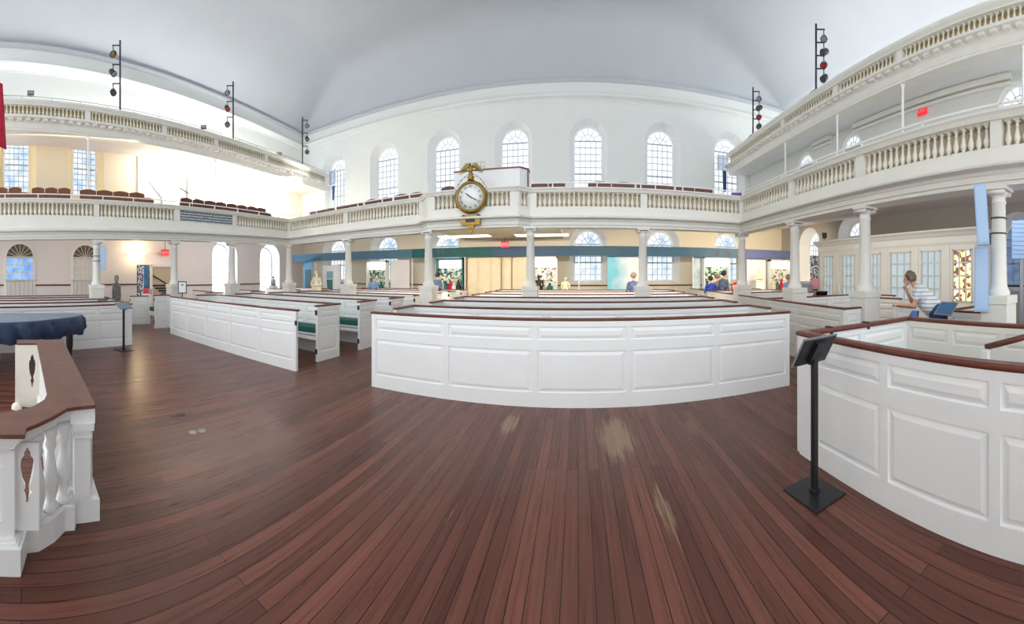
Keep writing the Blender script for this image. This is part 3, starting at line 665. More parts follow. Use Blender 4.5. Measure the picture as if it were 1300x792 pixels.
# ------------------------------------------------------------------ info lecterns
def lectern(x, y, rz, label, h=1.12, tilt=.95, s=1.0):
    t = thing('information_stand', label, 'information stand', (x, y, 0), rz, 'black information stands')
    MB().box(-.16, .16, -.19, .19, 0, .014).build('base_plate', BLACK, t, bevel=.004)
    MB().box(-.022, .022, -.022, .022, .014, h).box(-.03, .03, -.03, .03, .014, .04).build('pole', BLACK, t, bevel=.004)
    M = T(0, -.0, h + .02) @ Rx(tilt)
    MB().box(-.05, .05, -.10, .10, -.05, -.012, 0, M).box(-.02, .02, -.02, .02, -.05, -.02, 0, M).build('bracket', BLACK, t)
    MB().box(-.165 * s, .165 * s, -.12, .12, -.018, .0, 0, M).box(-.16 * s, .16 * s, -.115, .115, .002, .006, 1, M).box(-.18 * s, .18 * s, -.135, .135, -.010, .002, 2, M).build('tilted_panel', [BLACK, MATS['slate_cloth'], GREYM], t)
    return t
x, y = at(1034, 626); lectern(x, y, math.radians(186), 'black information stand on the open floor beside the near right enclosure', 1.10, 1.02)
x, y = PR(157, 8.1); lectern(x, y, 1.9, 'black information stand at the corner of the pews behind the piano', 1.0, .5)
x, y = PR(1043, 10.9); lectern(x, y, 2.6, 'black information stand among the pews of the right block', 1.13, .7)
x, y = PR(1201, 5.65); t = lectern(x, y, -1.75, 'blue tilted information stand just behind the leaning woman', 1.16, .8)
[c for c in t.children if c.name.startswith('tilted')][0].data.materials[1] = BLUEP; [c for c in t.children if c.name.startswith('tilted')][0].data.materials[0] = BLUEP

# ------------------------------------------------------------------ communion rail bottom left
def offset_poly(P, d):
    n = len(P); out = []
    for i in range(n):
        a, b, c = Vector(P[i - 1]), Vector(P[i]), Vector(P[(i + 1) % n]); e1 = (b - a).normalized(); e2 = (c - b).normalized()
        n1 = Vector((e1.y, -e1.x)); n2 = Vector((e2.y, -e2.x)); m = (n1 + n2)
        m = m.normalized() if m.length > 1e-6 else n1
        out.append(tuple(b + m * (d / max(.5, m.dot(n1)))))
    return out
def arcpts(c, r, a0, a1, n=8): return [(c[0] + r * math.cos(a0 + (a1 - a0) * k / n), c[1] + r * math.sin(a0 + (a1 - a0) * k / n)) for k in range(n + 1)]
outer = [(-1.94, -2.2), (-1.95, .02), (-2.04, .03), (-2.10, .10), (-2.20, .20), (-2.32, .30), (-2.34, .37), (-2.35, .50), (-4.85, .57), (-4.85, -.06)]
inner = [(-4.60, -.06), (-4.60, .20), (-2.62, .19), (-2.50, .16), (-2.38, .08), (-2.29, -.05), (-2.25, -.2), (-2.24, -2.2)]
t = thing('communion_rail', 'white turned and panelled communion rail with a wide mahogany top', 'communion rail', (0, 0, 0))
ring = outer + inner       # ordered round the plan
MB().prism(ring, .800, .826).build('wooden_top', mat('worn_mahogany_top', (.15, .062, .045), .38, noise=.25, nscale=7), t, bevel=.004)
def shell(mb, d, z0, z1): mb.prism(offset_poly(ring, d), z0, z1)
m = MB()
for (d, z0, z1) in ((-.02, .783, .802), (-.035, .762, .785), (-.05, .74, .764), (-.065, .715, .742), (-.085, .69, .717)): shell(m, d, z0, z1)
m.build('cornice', WHITE, t)
m = MB(); base = [(-2.02, -2.2), (-2.02, -.02), (-2.10, .0), (-2.19, .02), (-2.20, .10), (-2.27, .20), (-2.36, .28), (-2.36, .34), (-2.42, .36), (-2.42, .52), (-4.8, .56), (-4.8, .0), (-4.62, .0), (-4.62, .22), (-2.7, .22), (-2.5, .18), (-2.4, .05), (-2.3, -.1), (-2.3, -2.2)]
for (d, z0, z1) in ((.02, 0, .15), (.0, .15, .165), (-.015, .165, .18), (-.035, .18, .20)): m.prism(offset_poly(base, d), z0, z1)
m.build('plinth', WHITE, t)
m = MB().box(-2.475, -2.375, .36, .47, .19, .70).box(-2.50, -2.35, .34, .49, .65, .70).box(-2.49, -2.36, .35, .48, .60, .625); m.build('corner_pier', WHITE, t)
# pierced boards with baluster-shaped holes
def hole_board(L, H, h, zz, hh, th=.03, sc_x=1.0):
    """board in local x,z with one vase-shaped hole at x = h, from z = zz, height hh"""
    mb = MB(); prof = [(.006, .0), (.008, .06), (.016, .14), (.030, .18), (.014, .24), (.012, .30), (.030, .40), (.040, .55), (.042, .70), (.036, .80), (.020, .86), (.024, .90), (.010, .96), (.005, 1.0)]
    pr = [(w * sc_x, zz + z * hh) for w, z in prof]
    for y_ in (0, th):
        for i in range(len(pr) - 1):
            (w0, z0), (w1, z1) = pr[i], pr[i + 1]
            mb.add([(0, y_, z0), (h - w0, y_, z0), (h - w1, y_, z1), (0, y_, z1)], [(0, 1, 2, 3)])
            mb.add([(h + w0, y_, z0), (L, y_, z0), (L, y_, z1), (h + w1, y_, z1)], [(0, 1, 2, 3)])
        mb.add([(0, y_, 0), (L, y_, 0), (L, y_, zz), (0, y_, zz)], [(0, 1, 2, 3)]); mb.add([(0, y_, zz + hh), (L, y_, zz + hh), (L, y_, H), (0, y_, H)], [(0, 1, 2, 3)])
    for i in range(len(pr) - 1):
        for s_ in (-1, 1): mb.add([(h + s_ * pr[i][0], 0, pr[i][1]), (h + s_ * pr[i + 1][0], 0, pr[i + 1][1]), (h + s_ * pr[i + 1][0], th, pr[i + 1][1]), (h + s_ * pr[i][0], th, pr[i][1])], [(0, 1, 2, 3)])
    mb.add([(0, 0, 0), (0, th, 0), (0, th, H), (0, 0, H)], [(0, 1, 2, 3)]); mb.add([(L, 0, 0), (L, th, 0), (L, th, H), (L, 0, H)], [(0, 1, 2, 3)])
    return mb
b = hole_board(.34, .80, .22, .26, .42, sc_x=1.0); MB().add(b.v, b.f, 0, False, T(-4.575, -.08, .005) @ Rz(PI / 2)).lathe([(.07, 0), (.06, .05), (.02, .08)], -4.53, -.06, .003, 12).build('pierced_board', IVORY, t)
b = hole_board(.15, .52, .08, .17, .32, sc_x=.95); MB().add(b.v, b.f, 0, False, T(-2.10, -.045, .19) @ Rz(PI / 2)).build('pierced_board', WHITE, t)
m = MB().box(-2.09, -2.07, -2.1, -.04, .19, .70); tmp = MB(); panel_board(tmp, 0, 2.06, 0, .5, 4); m.add(tmp.v, tmp.f, 0, False, T(-2.07, -2.1, .19) @ Rz(PI / 2)); m.build('front_board', WHITE, t)
m = MB().box(-4.8, -2.50, .23, .49, .0, .735).box(-2.52, -2.37, .33, .50, .69, .79); tmp = MB(); panel_board(tmp, 0, 2.3, 0, .5, 3); m.add(tmp.v, tmp.f, 0, False, T(-2.5, .49, .19) @ Rz(PI)); m.build('side_board', WHITE, t)
# turned balusters in the hollow corner
bp2 = [(.045, 0), (.045, .03), (.03, .05), (.05, .14), (.055, .2), (.03, .32), (.022, .38), (.04, .42), (.03, .45), (.045, .5), (.045, .52)]
for (x, y) in ((-2.20, .10), (-2.29, .19), (-2.37, .28)):
    MB().lathe(bp2, x, y, .19, 14).build('baluster', WHITE, t)

# ------------------------------------------------------------------ piano under its cover
t = thing('grand_piano', 'grand piano under a navy cloth cover with a slate top', 'piano', (0, 0, 0))
pl = [(-7.35, .85), (-7.35, 1.12), (-7.22, 1.25), (-7.0, 1.22), (-6.7, 1.0), (-6.35, .55), (-6.05, .1), (-5.9, -.5), (-5.85, -1.5), (-7.45, -1.5), (-7.45, 0)]
cv = MB(); n = len(pl)
def sm(P, k=3):
    for _ in range(k):
        Q = []
        for i in range(len(P)):
            a, b = Vector(P[i]), Vector(P[(i + 1) % len(P)]); Q += [tuple(a * .75 + b * .25), tuple(a * .25 + b * .75)]
        P = Q
    return P
ps = sm(pl); n = len(ps); rings = [(0, .91), (.02, .895), (.03, .85), (.035, .76), (.03, .66), (-.03, .55)]
v = []
for ri, (d, z) in enumerate(rings):
    q = offset_poly(ps, 0)
    for i, (x, y) in enumerate(offset_poly(ps, -d * 1.0)):
        wob = 0 if ri < 2 else .05 * ri * .5 * math.sin(i * 1.3 + ri * .9) * math.sin(i * .37 + .5)
        nx = Vector((x + 6.6, y)).normalized(); v.append((x + nx.x * wob, y + nx.y * wob, z + (0 if ri < 5 else .03 * math.sin(i * .5))))
f = [(r * n + i, r * n + (i + 1) % n, (r + 1) * n + (i + 1) % n, (r + 1) * n + i) for r in range(len(rings) - 1) for i in range(n)]
cv.add(v, f, 0, True); cv.build('cover', NAVY, t)
MB().prism(offset_poly(ps, .0), .905, .918).build('cover_top', SLATE, t)
MB().prism(offset_poly(ps, .06), .58, .88).build('case', BLACK, t)
for (x, y) in ((-7.15, .98), (-6.2, -.9), (-7.25, -1.2)):
    lg = MB().lathe([(.075, .6), (.07, .3), (.045, .1), (.05, .08), (.03, .06)], x, y, 0, 8, smooth=False).build('leg', BLACK, t)
    MB().tube([(x - .012, y, .035), (x + .012, y, .035)], .035, 12).build('caster', STEEL, lg)
MB().tube([(-6.9, -.6, .5), (-6.75, -.45, .08)], .012, 6).tube([(-7.1, -.6, .5), (-6.95, -.45, .08)], .012, 6).box(-7.15, -6.7, -.48, -.42, .04, .08).build('pedal_lyre', STEEL, t)

# ------------------------------------------------------------------ clock
t = thing('wall_clock', 'round gilt clock with an eagle crest on the rear gallery front', 'clock', (-2.80, 9.02, 3.66))
# local: x right, y towards room = -y, z up
def disc(mb, r, y0, y1, seg=48, mi=0, cz=0): mb.lathe([(r, 0), (r, y1 - y0)], 0, 0, 0, seg, mi, T(0, y1, cz) @ Rx(PI / 2) , False)
CZc = .12
m = MB(); 
prof = [(.43, 0), (.44, .05), (.43, .09), (.41, .10), (.40, .13), (.375, .14), (.345, .11), (.34, .09), (.0, .09)]
m.lathe(prof, 0, 0, 0, 48, 0, T(0, 0, CZc) @ Rx(PI / 2)); m.build('bezel', GOLD, t)
m = MB().lathe([(.345, .085), (.345, .10), (.0, .10)], 0, 0, 0, 48, 0, T(0, 0, CZc) @ Rx(PI / 2)).build('dial', mat('white_enamel', (.9, .9, .88), .3), t)
m = MB()
for i, s_ in enumerate(['XII', 'I', 'II', 'III', 'IIII', 'V', 'VI', 'VII', 'VIII', 'IX', 'X', 'XI']):
    a = -2 * PI * i / 12; text_geo(m, s_, .095, T(0, -.104, CZc) @ Rx(PI / 2) @ Rz(a) @ T(0, .275, 0), extr=.002)
m.build('numerals', BLACK, t)
def hand(L, wd, ang, tail=.06):
    M = T(0, -.115, CZc) @ Rx(PI / 2) @ Rz(-ang)
    return MB().prism([(-wd, -tail), (wd, -tail), (wd * 1.2, L * .6), (0, L), (-wd * 1.2, L * .6)], 0, .006, 0, M)
hand(.19, .013, math.radians(-52)).build('hour_hand', BLACK, t); hand(.27, .009, math.radians(119)).build('minute_hand', BLACK, t)
m = MB().prism([(-.26, -.62), (.26, -.62), (.27, -.45), (.14, -.36), (-.14, -.36), (-.27, -.45)], 0, .12, 0, Rx(PI / 2) @ Matrix.Scale(1, 4))
m2 = MB(); m2.add([(x, y, z) for x, y, z in m.v], m.f, 0)
m2.prism([(-.10, -.62), (.10, -.62), (.05, -.74), (.05, -.78), (0, -.84), (-.05, -.78), (-.05, -.74)], 0, .09, 0, Rx(PI / 2))
for s_ in (-1, 1): m2.lathe([(.075, 0), (.085, .06), (.04, .14)], 0, 0, 0, 16, 0, T(s_ * .2, 0, -.42) @ Rx(PI / 2))
m2.ball((0, -.06, -.72), .045); m2.build('bracket', GOLD, t)
MB().prism([(-.12, -.55), (.12, -.55), (.13, -.47), (.07, -.43), (-.07, -.43), (-.13, -.47)], .12, .13, 0, Rx(PI / 2)).build('bracket_window', BLACK, t)
m = MB().lathe([(.10, 0), (.07, .05), (.11, .08), (.05, .12), (.07, .16), (.05, .19)], 0, -.06, .57, 16); m.build('pedestal', GOLD, t)
eg = MB(); eg.ball((0, -.06, .86), .07, sc=(.9, .9, 1.5)); eg.ball((-.02, -.07, .99), .035, sc=(1, 1, 1.1)); eg.tube([(-.03, -.07, 1.0), (-.085, -.07, .985)], [.016, .004], 6)
eg.tube([(0, -.06, .8), (.01, -.06, .73)], [.03, .045], 8)
for s_ in (-1, 1):
    for k in range(7):
        a0 = .9 - .16 * k; px_ = s_ * (.05 + .036 * k)
        eg.tube([(s_ * .04, -.05, .93), (s_ * (.10 + .025 * k), -.05, 1.0 - .004 * k * k), (s_ * (.13 + .035 * k), -.05, .93 - .02 * k), (s_ * (.12 + .028 * k), -.05, .80 - .012 * k)], [.03, .024, .02, .005], 6)
eg.build('eagle', GOLD, t)
for s_ in (-1, 1):
    m = MB()
    for k in range(9):
        q = k / 8; x = s_ * (.06 + .36 * q + .03 * math.sin(q * PI)); z = .72 - .36 * q * q - .05 * math.sin(q * PI) + .0
        m.ball((x, -.06, z), .016 if k % 2 else .022, 6, 4)
    m.build('gilt_swag', GOLD if s_ > 0 else IRON, t)
    m = MB()
    for k in range(7): a = s_ * PI * (.35 + .3 * k / 6); m.ball((math.sin(a) * .45, -.05, CZc + math.cos(a) * .45), .022, 6, 4)
    m.build('side_beads', GOLD, t)

# white desk above the clock bay
t = thing('gallery_desk', 'white boxed desk front with dark edging above the clock bay', 'desk', (0, 0, 0))
MB().prism([(-3.55, 9.75), (-1.62, 9.75), (-1.42, 9.98), (-1.42, 10.25), (-3.55, 10.25)], 3.4, 4.72).build('body', WHITE, t)
MB().sweep([(-3.57, 9.74), (-1.61, 9.74), (-1.41, 9.97), (-1.41, 10.26)], [(-.05, 4.71), (.015, 4.71), (.015, 4.745), (-.05, 4.745)]).box(-1.44, -1.40, 9.95, 10.0, 3.4, 4.72).build('edging', MAHOG, t)
t2 = thing('wire_basket', 'small pale wire basket left of the boxed desk above the clock', 'basket', (-3.0, 10.0, 4.75))
m = MB()
for k in range(6): m.tube([(-.3 + .12 * k, 0, 0), (-.3 + .12 * k, 0, .28)], .006, 5)
for z in (0.01, .14, .28): m.tube([(-.3, 0, z), (.3, 0, z)], .007, 5)
m.build('frame', GREYM, t2)

# ------------------------------------------------------------------ benches on the galleries
def bench(p0, p1, zf, ztop, label, group, m=OAKRED, seg=None):
    p0 = Vector(p0); p1 = Vector(p1); L = (p1 - p0).length; a = math.atan2((p1 - p0).y, (p1 - p0).x)
    t = thing('gallery_bench', label, 'bench', (p0.x, p0.y, zf), a, group); h = ztop - zf
    seg = seg or max(1, round(L / .55)); b = MB(); w_ = L / seg
    for k in range(seg):
        pts_ = [(k * w_ + .012, .25), ((k + 1) * w_ - .012, .25)] + [((k + 1) * w_ - .012 - (w_ - .024) * j / 6, h - .05 + .05 * math.sin(PI * j / 6)) for j in range(7)]
        b.add([(x, y, z) for y in (0, .03) for x, z in pts_], [tuple(range(9))[::-1], tuple(range(9, 18))] + [(j, (j + 1) % 9, 9 + (j + 1) % 9, 9 + j) for j in range(9)])
    b.build('backrest', m, t)
    MB().box(0, L, -.42, 0, .40, .44).build('seat', m, t)
    for k in range(0, seg + 1, 2): MB().box(max(0, k * w_ - .02), min(L, k * w_ + .02), -.4, .0, 0, .4).build('leg', m, t)
    return t
gb = 'brown benches on the left lower gallery'
def Lx(px, X): return (X, onX(px, X))
bench(Lx(-25, -11.45), Lx(41, -11.45), 3.48, 4.40, 'brown gallery bench front row at the left frame edge', gb, OAKBR)
bench(Lx(41, -11.45), Lx(88, -11.45), 3.48, 4.40, 'brown gallery bench front row between the two upper left windows', gb, OAKBR)
bench(Lx(102, -11.45), Lx(196, -11.45), 3.48, 4.40, 'brown gallery bench front row left of the gallery stair rail', gb, OAKBR)
bench(Lx(-25, -12.4), Lx(28, -12.4), 3.75, 4.80, 'brown gallery bench back row under the leftmost upper window', gb, OAKBR)
bench(Lx(40, -12.4), Lx(90, -12.4), 3.75, 4.80, 'brown gallery bench back row between the two upper left windows', gb, OAKBR)
bench(Lx(101, -12.4), Lx(184, -12.4), 3.75, 4.78, 'brown gallery bench back row under the second upper window', gb, OAKBR)
bench(Lx(228, -11.5), Lx(290, -11.5), 3.48, 4.38, 'dark red gallery bench front row above the inscription board', gb)
bench(Lx(290, -11.5), Lx(345, -11.5), 3.48, 4.36, 'dark red gallery bench front row right of the inscription board', gb)
bench(Lx(229, -12.5), Lx(338, -12.5), 3.78, 4.78, 'dark red gallery bench back row in the bright left bay', gb)
gb2 = 'dark red benches on the rear lower gallery'
def Bk(px, Y): return (onY(px, Y), Y)
for a, b, Y, z, lab in ((393, 425, 10.95, 4.44, 'dark red rear gallery bench nearest the left corner'), (427, 461, 10.75, 4.43, 'dark red rear gallery bench below the second arched window'), (463, 498, 10.5, 4.42, 'dark red rear gallery bench below the third arched window, left half'), (500, 539, 10.35, 4.42, 'dark red rear gallery bench ending left of the clock bay'),
                        (560, 578, 9.9, 4.38, 'short dark red bench on the bay left of the clock'), (674, 718, 10.2, 4.40, 'dark red rear gallery bench right of the white desk'), (746, 806, 10.2, 4.42, 'dark red rear gallery bench right of the fifth arched window'), (808, 856, 10.2, 4.41, 'dark red rear gallery bench below the sixth arched window'), (858, 905, 10.2, 4.40, 'dark red rear gallery bench ending near the right corner')):
    bench(Bk(a, Y), Bk(b, Y), 3.46, z, lab, gb2)
t = thing('gallery_chair', 'purple backed chair in the right corner of the rear gallery', 'chair', (*PR(935, 11.0), 3.5), -.4)
MB().box(-.16, .16, 0, .03, .42, .78).build('backrest', mat('purple_cloth', (.14, .08, .35), .7), t); MB().box(-.17, .17, -.38, 0, .40, .45).build('seat', MATS['purple_cloth'], t)
for sx in (-.2, .2):
    for sy in (-.4, 0): MB().box(sx - .015, sx + .015, sy - .015, sy + .015, 0, .4).build('leg', BLACK, t)
# stair rails on the left gallery
t = thing('stair_rail', 'thin sloping metal rail beside the benches of the left gallery', 'handrail', (0, 0, 0))
for (pa, za, pb, zb_, X) in ((189, 5.35, 205, 4.75, -12.9), (228, 5.0, 252, 4.62, -12.0)):
    ya, yb = onX(pa, X), onX(pb, X); MB().tube([(X, ya, za), (X, yb, zb_), (X, yb, 3.6)], .02, 6).build('rail', IRON, t)

# ------------------------------------------------------------------ stage light poles
def light_pole(x, y, z0, z1, side_, label, kinds):
    t = thing('stage_light_pole', label, 'stage light pole', (x, y, z0), 0, 'dark poles of stage lights on the upper galleries')
    h = z1 - z0; d = Vector((y, -x)).normalized() * side_       # arms reach along the gallery front
    MB().tube([(0, 0, 0), (0, 0, h)], .035, 8).box(-.14, .14, -.14, .14, 0, .03).build('pole', IRON, t)
    n = len(kinds)
    for i, k in enumerate(kinds):
        z = h - .18 - i * (h - .55) / n
        ax_ = d * .26; MB().tube([(0, 0, z), (ax_.x * 1.15, ax_.y * 1.15, z)], .024, 6).tube([(ax_.x, ax_.y, z), (ax_.x, ax_.y, z - .13)], .018, 6).build('arm', IRON, t)
        tg = ((-3, -4, 0), (-6, 9, 0), (-3, 3, 0), (2, 8, 3))[i % 4]; v = (Vector(tg) - Vector((x, y, z0 + z))).normalized(); Mx = T(ax_.x, ax_.y, z - .33) @ v.to_track_quat('Z', 'Y').to_matrix().to_4x4()
        Mx = Mx @ Matrix.Scale(.78, 4); lm = MB().lathe([(.09, -.26), (.13, -.18), (.14, .02), (.15, .06), (.15, .1), (.12, .1), (.12, .07)], 0, 0, 0, 16, 0, Mx)
        lm.lathe([(.0, .065), (.12, .07)], 0, 0, 0, 16, 1, Mx)
        lo = lm.build('lamp_head', [IRON, REDP if k == 'r' else (MATS['gilt'] if k == 'a' else GREYM)], t)
        MB().tube([Vector((ax_.x, ax_.y, z - .13)), Mx @ Vector((.17, 0, 0))], .01, 5).tube([Vector((ax_.x, ax_.y, z - .13)), Mx @ Vector((-.17, 0, 0))], .01, 5).build('yoke', IRON, lo)
for px, lab, ks in ((152.5, 'nearest stage light pole on the left upper gallery, with an amber lamp on top', 'agg'), (296, 'middle stage light pole on the left upper gallery', 'grg'), (384, 'farthest stage light pole on the left upper gallery', 'ggg')):
    x, y = ulp(px, .05); light_pole(x, y, 7.84, 10.55, -1 if px < 350 else 1, lab, ks)
for px, lab, ks, zt in ((1036, 'taller looking stage light pole on the right upper gallery, with a red lens', 'ggrg', 10.15), (956, 'farther stage light pole on the right upper gallery near the rear wall', 'ggrg', 10.0)):
    x, y = urp(px, -.0); light_pole(x, y, 7.84, zt, 1, lab, ks)
def flood(x, y, z, label, m=IRON):
    t = thing('floodlight', label, 'floodlight', (x, y, z), math.atan2(-x, y) if x else 0, 'small floodlights on the gallery caps')
    MB().box(-.12, .12, -.04, .06, .05, .2).build('housing', m, t, bevel=.01); MB().tube([(0, 0, -.01), (0, 0, .08)], .015, 6).build('bracket', IRON, t); MB().box(-.10, .10, -.045, -.04, .07, .18).build('lens', GREYM, t)
x, y = ulp(39, -.02); flood(x, y, 7.98, 'square floodlight on the rail near the left frame edge')
x, y = ulp(258.5, -.02); flood(x, y, 7.9, 'small floodlight on the left upper rail between two light poles')
x, y = ulp(355, -.02); flood(x, y, 7.86, 'small brass floodlight left of the farthest left light pole', GOLD)

# lattice screens and pennants at the ends of the upper galleries
def lattice(px, y, w_, z0, z1, label):
    x = onY(px, y); t = thing('lattice_screen', label, 'lattice screen', (x, y, 0), 0, 'blue lattice screens'); m = MB(); n = 5; h = z1 - z0
    for k in range(-8, 14):
        for s_ in (-1, 1):
            pts_ = []
            a = -w_ / 2 + k * w_ / n
            # clip a diagonal to the rectangle
            P0 = Vector((a, z0)) if s_ > 0 else Vector((a, z1)); dd = Vector((1, s_)); t0, t1 = 0, h
            lo = (-w_ / 2 - P0.x); hi = (w_ / 2 - P0.x); t0 = max(t0, lo); t1 = min(t1, hi)
            if t1 - t0 > .03: p, q = P0 + dd * t0, P0 + dd * t1; m.tube([(p.x, s_ * .008, p.y), (q.x, s_ * .008, q.y)], .012, 4)
    m.build('slats', mat('blue_lattice', (.22, .42, .72), .6), t)
    MB().box(-w_ / 2 - .02, -w_ / 2 + .02, -.02, .02, z0, z1).box(w_ / 2 - .02, w_ / 2 + .02, -.02, .02, z0, z1).box(-w_ / 2, w_ / 2, -.02, .02, z0 - .02, z0 + .02).box(-w_ / 2, w_ / 2, -.02, .02, z1 - .02, z1 + .02).build('frame', WHITE, t)
lattice(422, 16.15, .5, 7.05, 7.95, 'blue lattice screen at the rear end of the left upper gallery')
lattice(917.5, 16.15, .55, 6.95, 7.65, 'blue lattice screen at the rear end of the right upper gallery')
for px, z0, z1, lab in ((423, 6.2, 6.98, 'dark blue pennant hanging under the left lattice screen'), (920, 5.9, 6.9, 'dark blue pennant hanging under the right lattice screen')):
    x = onY(px, 16.1); t = thing('pennant', lab, 'pennant', (x, 16.1, 0), 0, 'dark blue pennants')
    m = MB(); v = []
    for k in range(9):
        q = k / 8; 
        for j in range(5): u = -.11 + .22 * j / 4; v.append((u * (1 - .3 * q), .02 * math.sin(j * 2 + q * 3), z1 - (z1 - z0) * q - (.08 * (1 - abs(u) / .11) if k == 8 else 0)))
    m.add(v, [(a * 5 + b, a * 5 + b + 1, (a + 1) * 5 + b + 1, (a + 1) * 5 + b) for a in range(8) for b in range(4)], 0, True)
    o = m.build('cloth', mat('deep_blue_cloth', (.02, .07, .2), .7), t); so = o.modifiers.new('s', 'SOLIDIFY'); so.thickness = .01
    MB().tube([(0, 0, z1), (0, .1, z1 + .03), (0, .25, z1 + .03)], .012, 6).build('rod', IRON, t)

# ------------------------------------------------------------------ flag at the left edge
t = thing('flag', 'red cloth flag hanging at the left frame edge', 'flag', (XL + .1, -1.1, 3.6))
MB().tube([(0, 0, 0), (.7, .0, 3.8)], .025, 8).build('flag_pole', MAHOG, t)
v = []; n = 14
for k in range(n + 1):
    q = k / n
    for j in range(9):
        u = j / 8; v.append((.66 - .1 * q + .08 * math.sin(u * 9 + q * 2), .02 + u * (.56 + .10 * q) + .0, 3.55 - 1.75 * q - .12 * u))
m = MB().add(v, [(a * 9 + b, a * 9 + b + 1, (a + 1) * 9 + b + 1, (a + 1) * 9 + b) for a in range(n) for b in range(8)], 0, True)
o = m.build('cloth', RED, t); so = o.modifiers.new('s', 'SOLIDIFY'); so.thickness = .008

# ------------------------------------------------------------------ loudspeakers on columns
def speaker(px, r, z0, z1, label, tilt=0., w_=.13):
    x, y = PR(px, r); t = thing('column_loudspeaker', label, 'loudspeaker', (x, y, z0), math.atan2(-x, y), 'tall pale blue loudspeakers')
    M = Rx(0) @ Ry(tilt)
    MB().box(-w_ / 2, w_ / 2, -.07, .07, 0, z1 - z0, 0, M).box(-w_ / 2 + .015, w_ / 2 - .015, -.078, -.07, .03, z1 - z0 - .03, 1, M).build('cabinet', [SPEAKER, mat('grille', (.42, .58, .80), .7)], t)
    return t
t = speaker(131, 10.75, 1.87, 2.60, 'tall pale blue loudspeaker strapped to the left gallery column', 0, .16)
t = speaker(1248.5, 4.62, 2.10, 2.88, 'tall pale blue loudspeaker hanging left of the strapped column', -.06, .16)
t = speaker(1246, 5.0, 1.2, 2.1, 'pale blue lower loudspeaker cabinet behind the strapped column', 0, .2)
for (px, zz) in ((122.5, (2.15, 2.30)), (1268, (2.30, 2.52))):
    for z in zz: MB().lathe([(.119, z), (.119, z + .02)], seg=20).build('strap', IRON, COLS[px])

# ------------------------------------------------------------------ glazed booth on the right
t = thing('glazed_booth', 'white panelled booth with a row of glazed windows under the right gallery', 'booth', (8.5, 10.5, 0))
L = 6.4; M0 = Rz(-PI / 2)      # local x runs towards the camera; room side is -y before rotation
wnd = []
for (pa, pb) in ((1046, 1058), (1070, 1086), (1104, 1119), (1131, 1157), (1170, 1195), (1210, 1235)):
    ua = 10.5 - onX(pa, 8.5); ub = 10.5 - onX(pb, 8.5); wnd.append((ua, ub))
mb = MB(); u = 0; zs, zt = .98, 2.42
for (a, b) in wnd: mb.box(u, a, -.03, .03, 0, 2.6); mb.box(a, b, -.03, .03, 0, zs); mb.box(a, b, -.03, .03, zt, 2.6); u = b
mb.box(u, L, -.03, .03, 0, 2.6)
for (a, b) in wnd:      # panel mouldings under each window and pilasters between
    mb.box(a + .05, b - .05, -.045, -.03, .2, zs - .12)
for i in range(len(wnd) - 1):
    c = (wnd[i][1] + wnd[i + 1][0]) / 2; mb.box(c - .1, c + .1, -.05, -.03, 0, 2.55)
q = MB().add(mb.v, mb.f, 0, False, M0); q.box(-.03, 2.0, -.03, .03, 0, 2.6, 0, T(0, 0, 0)); q.box(0, 2.0, -L - .03, -L + .03, 0, 2.6); q.build('wall_panel', WHITE2, t)
q = MB().sweep([(.02, .03), (.0, 0), (0, -L), (.5, -L)], [(-.06, 2.55), (.04, 2.55), (.06, 2.62), (.06, 2.78), (.10, 2.80), (.16, 2.88), (.24, 2.93), (.24, 2.97), (.12, 3.0), (-.06, 3.0)]); q.prism([(0, 0), (2, 0), (2, -L), (0, -L)], 2.95, 3.0); q.build('cornice', WHITE2, t)
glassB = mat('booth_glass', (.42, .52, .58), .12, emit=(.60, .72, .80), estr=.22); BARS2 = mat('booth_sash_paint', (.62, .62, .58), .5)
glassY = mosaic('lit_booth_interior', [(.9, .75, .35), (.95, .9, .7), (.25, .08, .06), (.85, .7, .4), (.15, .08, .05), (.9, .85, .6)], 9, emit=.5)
for i, (a, b) in enumerate(wnd):
    fr = MB(); fw = .035
    fr.box(a, a + fw, -.05, .02, zs, zt).box(b - fw, b, -.05, .02, zs, zt).box(a, b, -.05, .02, zs, zs + fw).box(a, b, -.05, .02, zt - fw, zt)
    for k in (1, 2): x = a + (b - a) * k / 3; fr.box(x - .014, x + .014, -.035, .0, zs, zt)
    for k in (1, 2, 3): z = zs + (zt - zs) * k / 4; fr.box(a, b, -.037, 0, z - .02, z + .02)
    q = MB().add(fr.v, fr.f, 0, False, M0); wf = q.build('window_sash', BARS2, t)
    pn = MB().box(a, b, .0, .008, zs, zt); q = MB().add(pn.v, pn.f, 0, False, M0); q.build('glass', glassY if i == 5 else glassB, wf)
# box above booth cornice (camera) and angled duct
x, y = PR(1043, 13.0); t = thing('floodlight', 'black lamp standing on the booth cornice by the arched window', 'floodlight', (8.62, 10.35, 3.0), 1.0)
MB().box(-.13, .13, -.08, .08, .12, .32).build('housing', BLACK, t); MB().tube([(0, 0, 0), (0, 0, .14)], .015, 6).build('bracket', BLACK, t)
t = thing('blue_board', 'pale blue louvred board at the right frame edge', 'board', (*PR(1297, 6.2), 0), -1.25)
m = MB().box(-.17, .17, -.03, .03, 2.0, 2.66)
for k in range(8): m.box(-.15, .15, -.045, -.03, 2.08 + .075 * k, 2.12 + .075 * k)
m.build('panel', SPEAKER, t); MB().box(-.03, .03, 0, .05, 0, 2.0).build('post', GREYM, t)
t = thing('wall_rail', 'dark handrail on the wall beyond the strapped column', 'handrail', (0, 0, 0)); MB().tube([(8.2, 3.4, 1.45), (8.2, 1.6, 1.45)], .03, 8).tube([(8.2, 3.3, 1.45), (8.2, 3.3, 0)], .02, 6).tube([(8.2, 1.8, 1.45), (8.2, 1.8, 0)], .02, 6).build('rail', IRON, t)

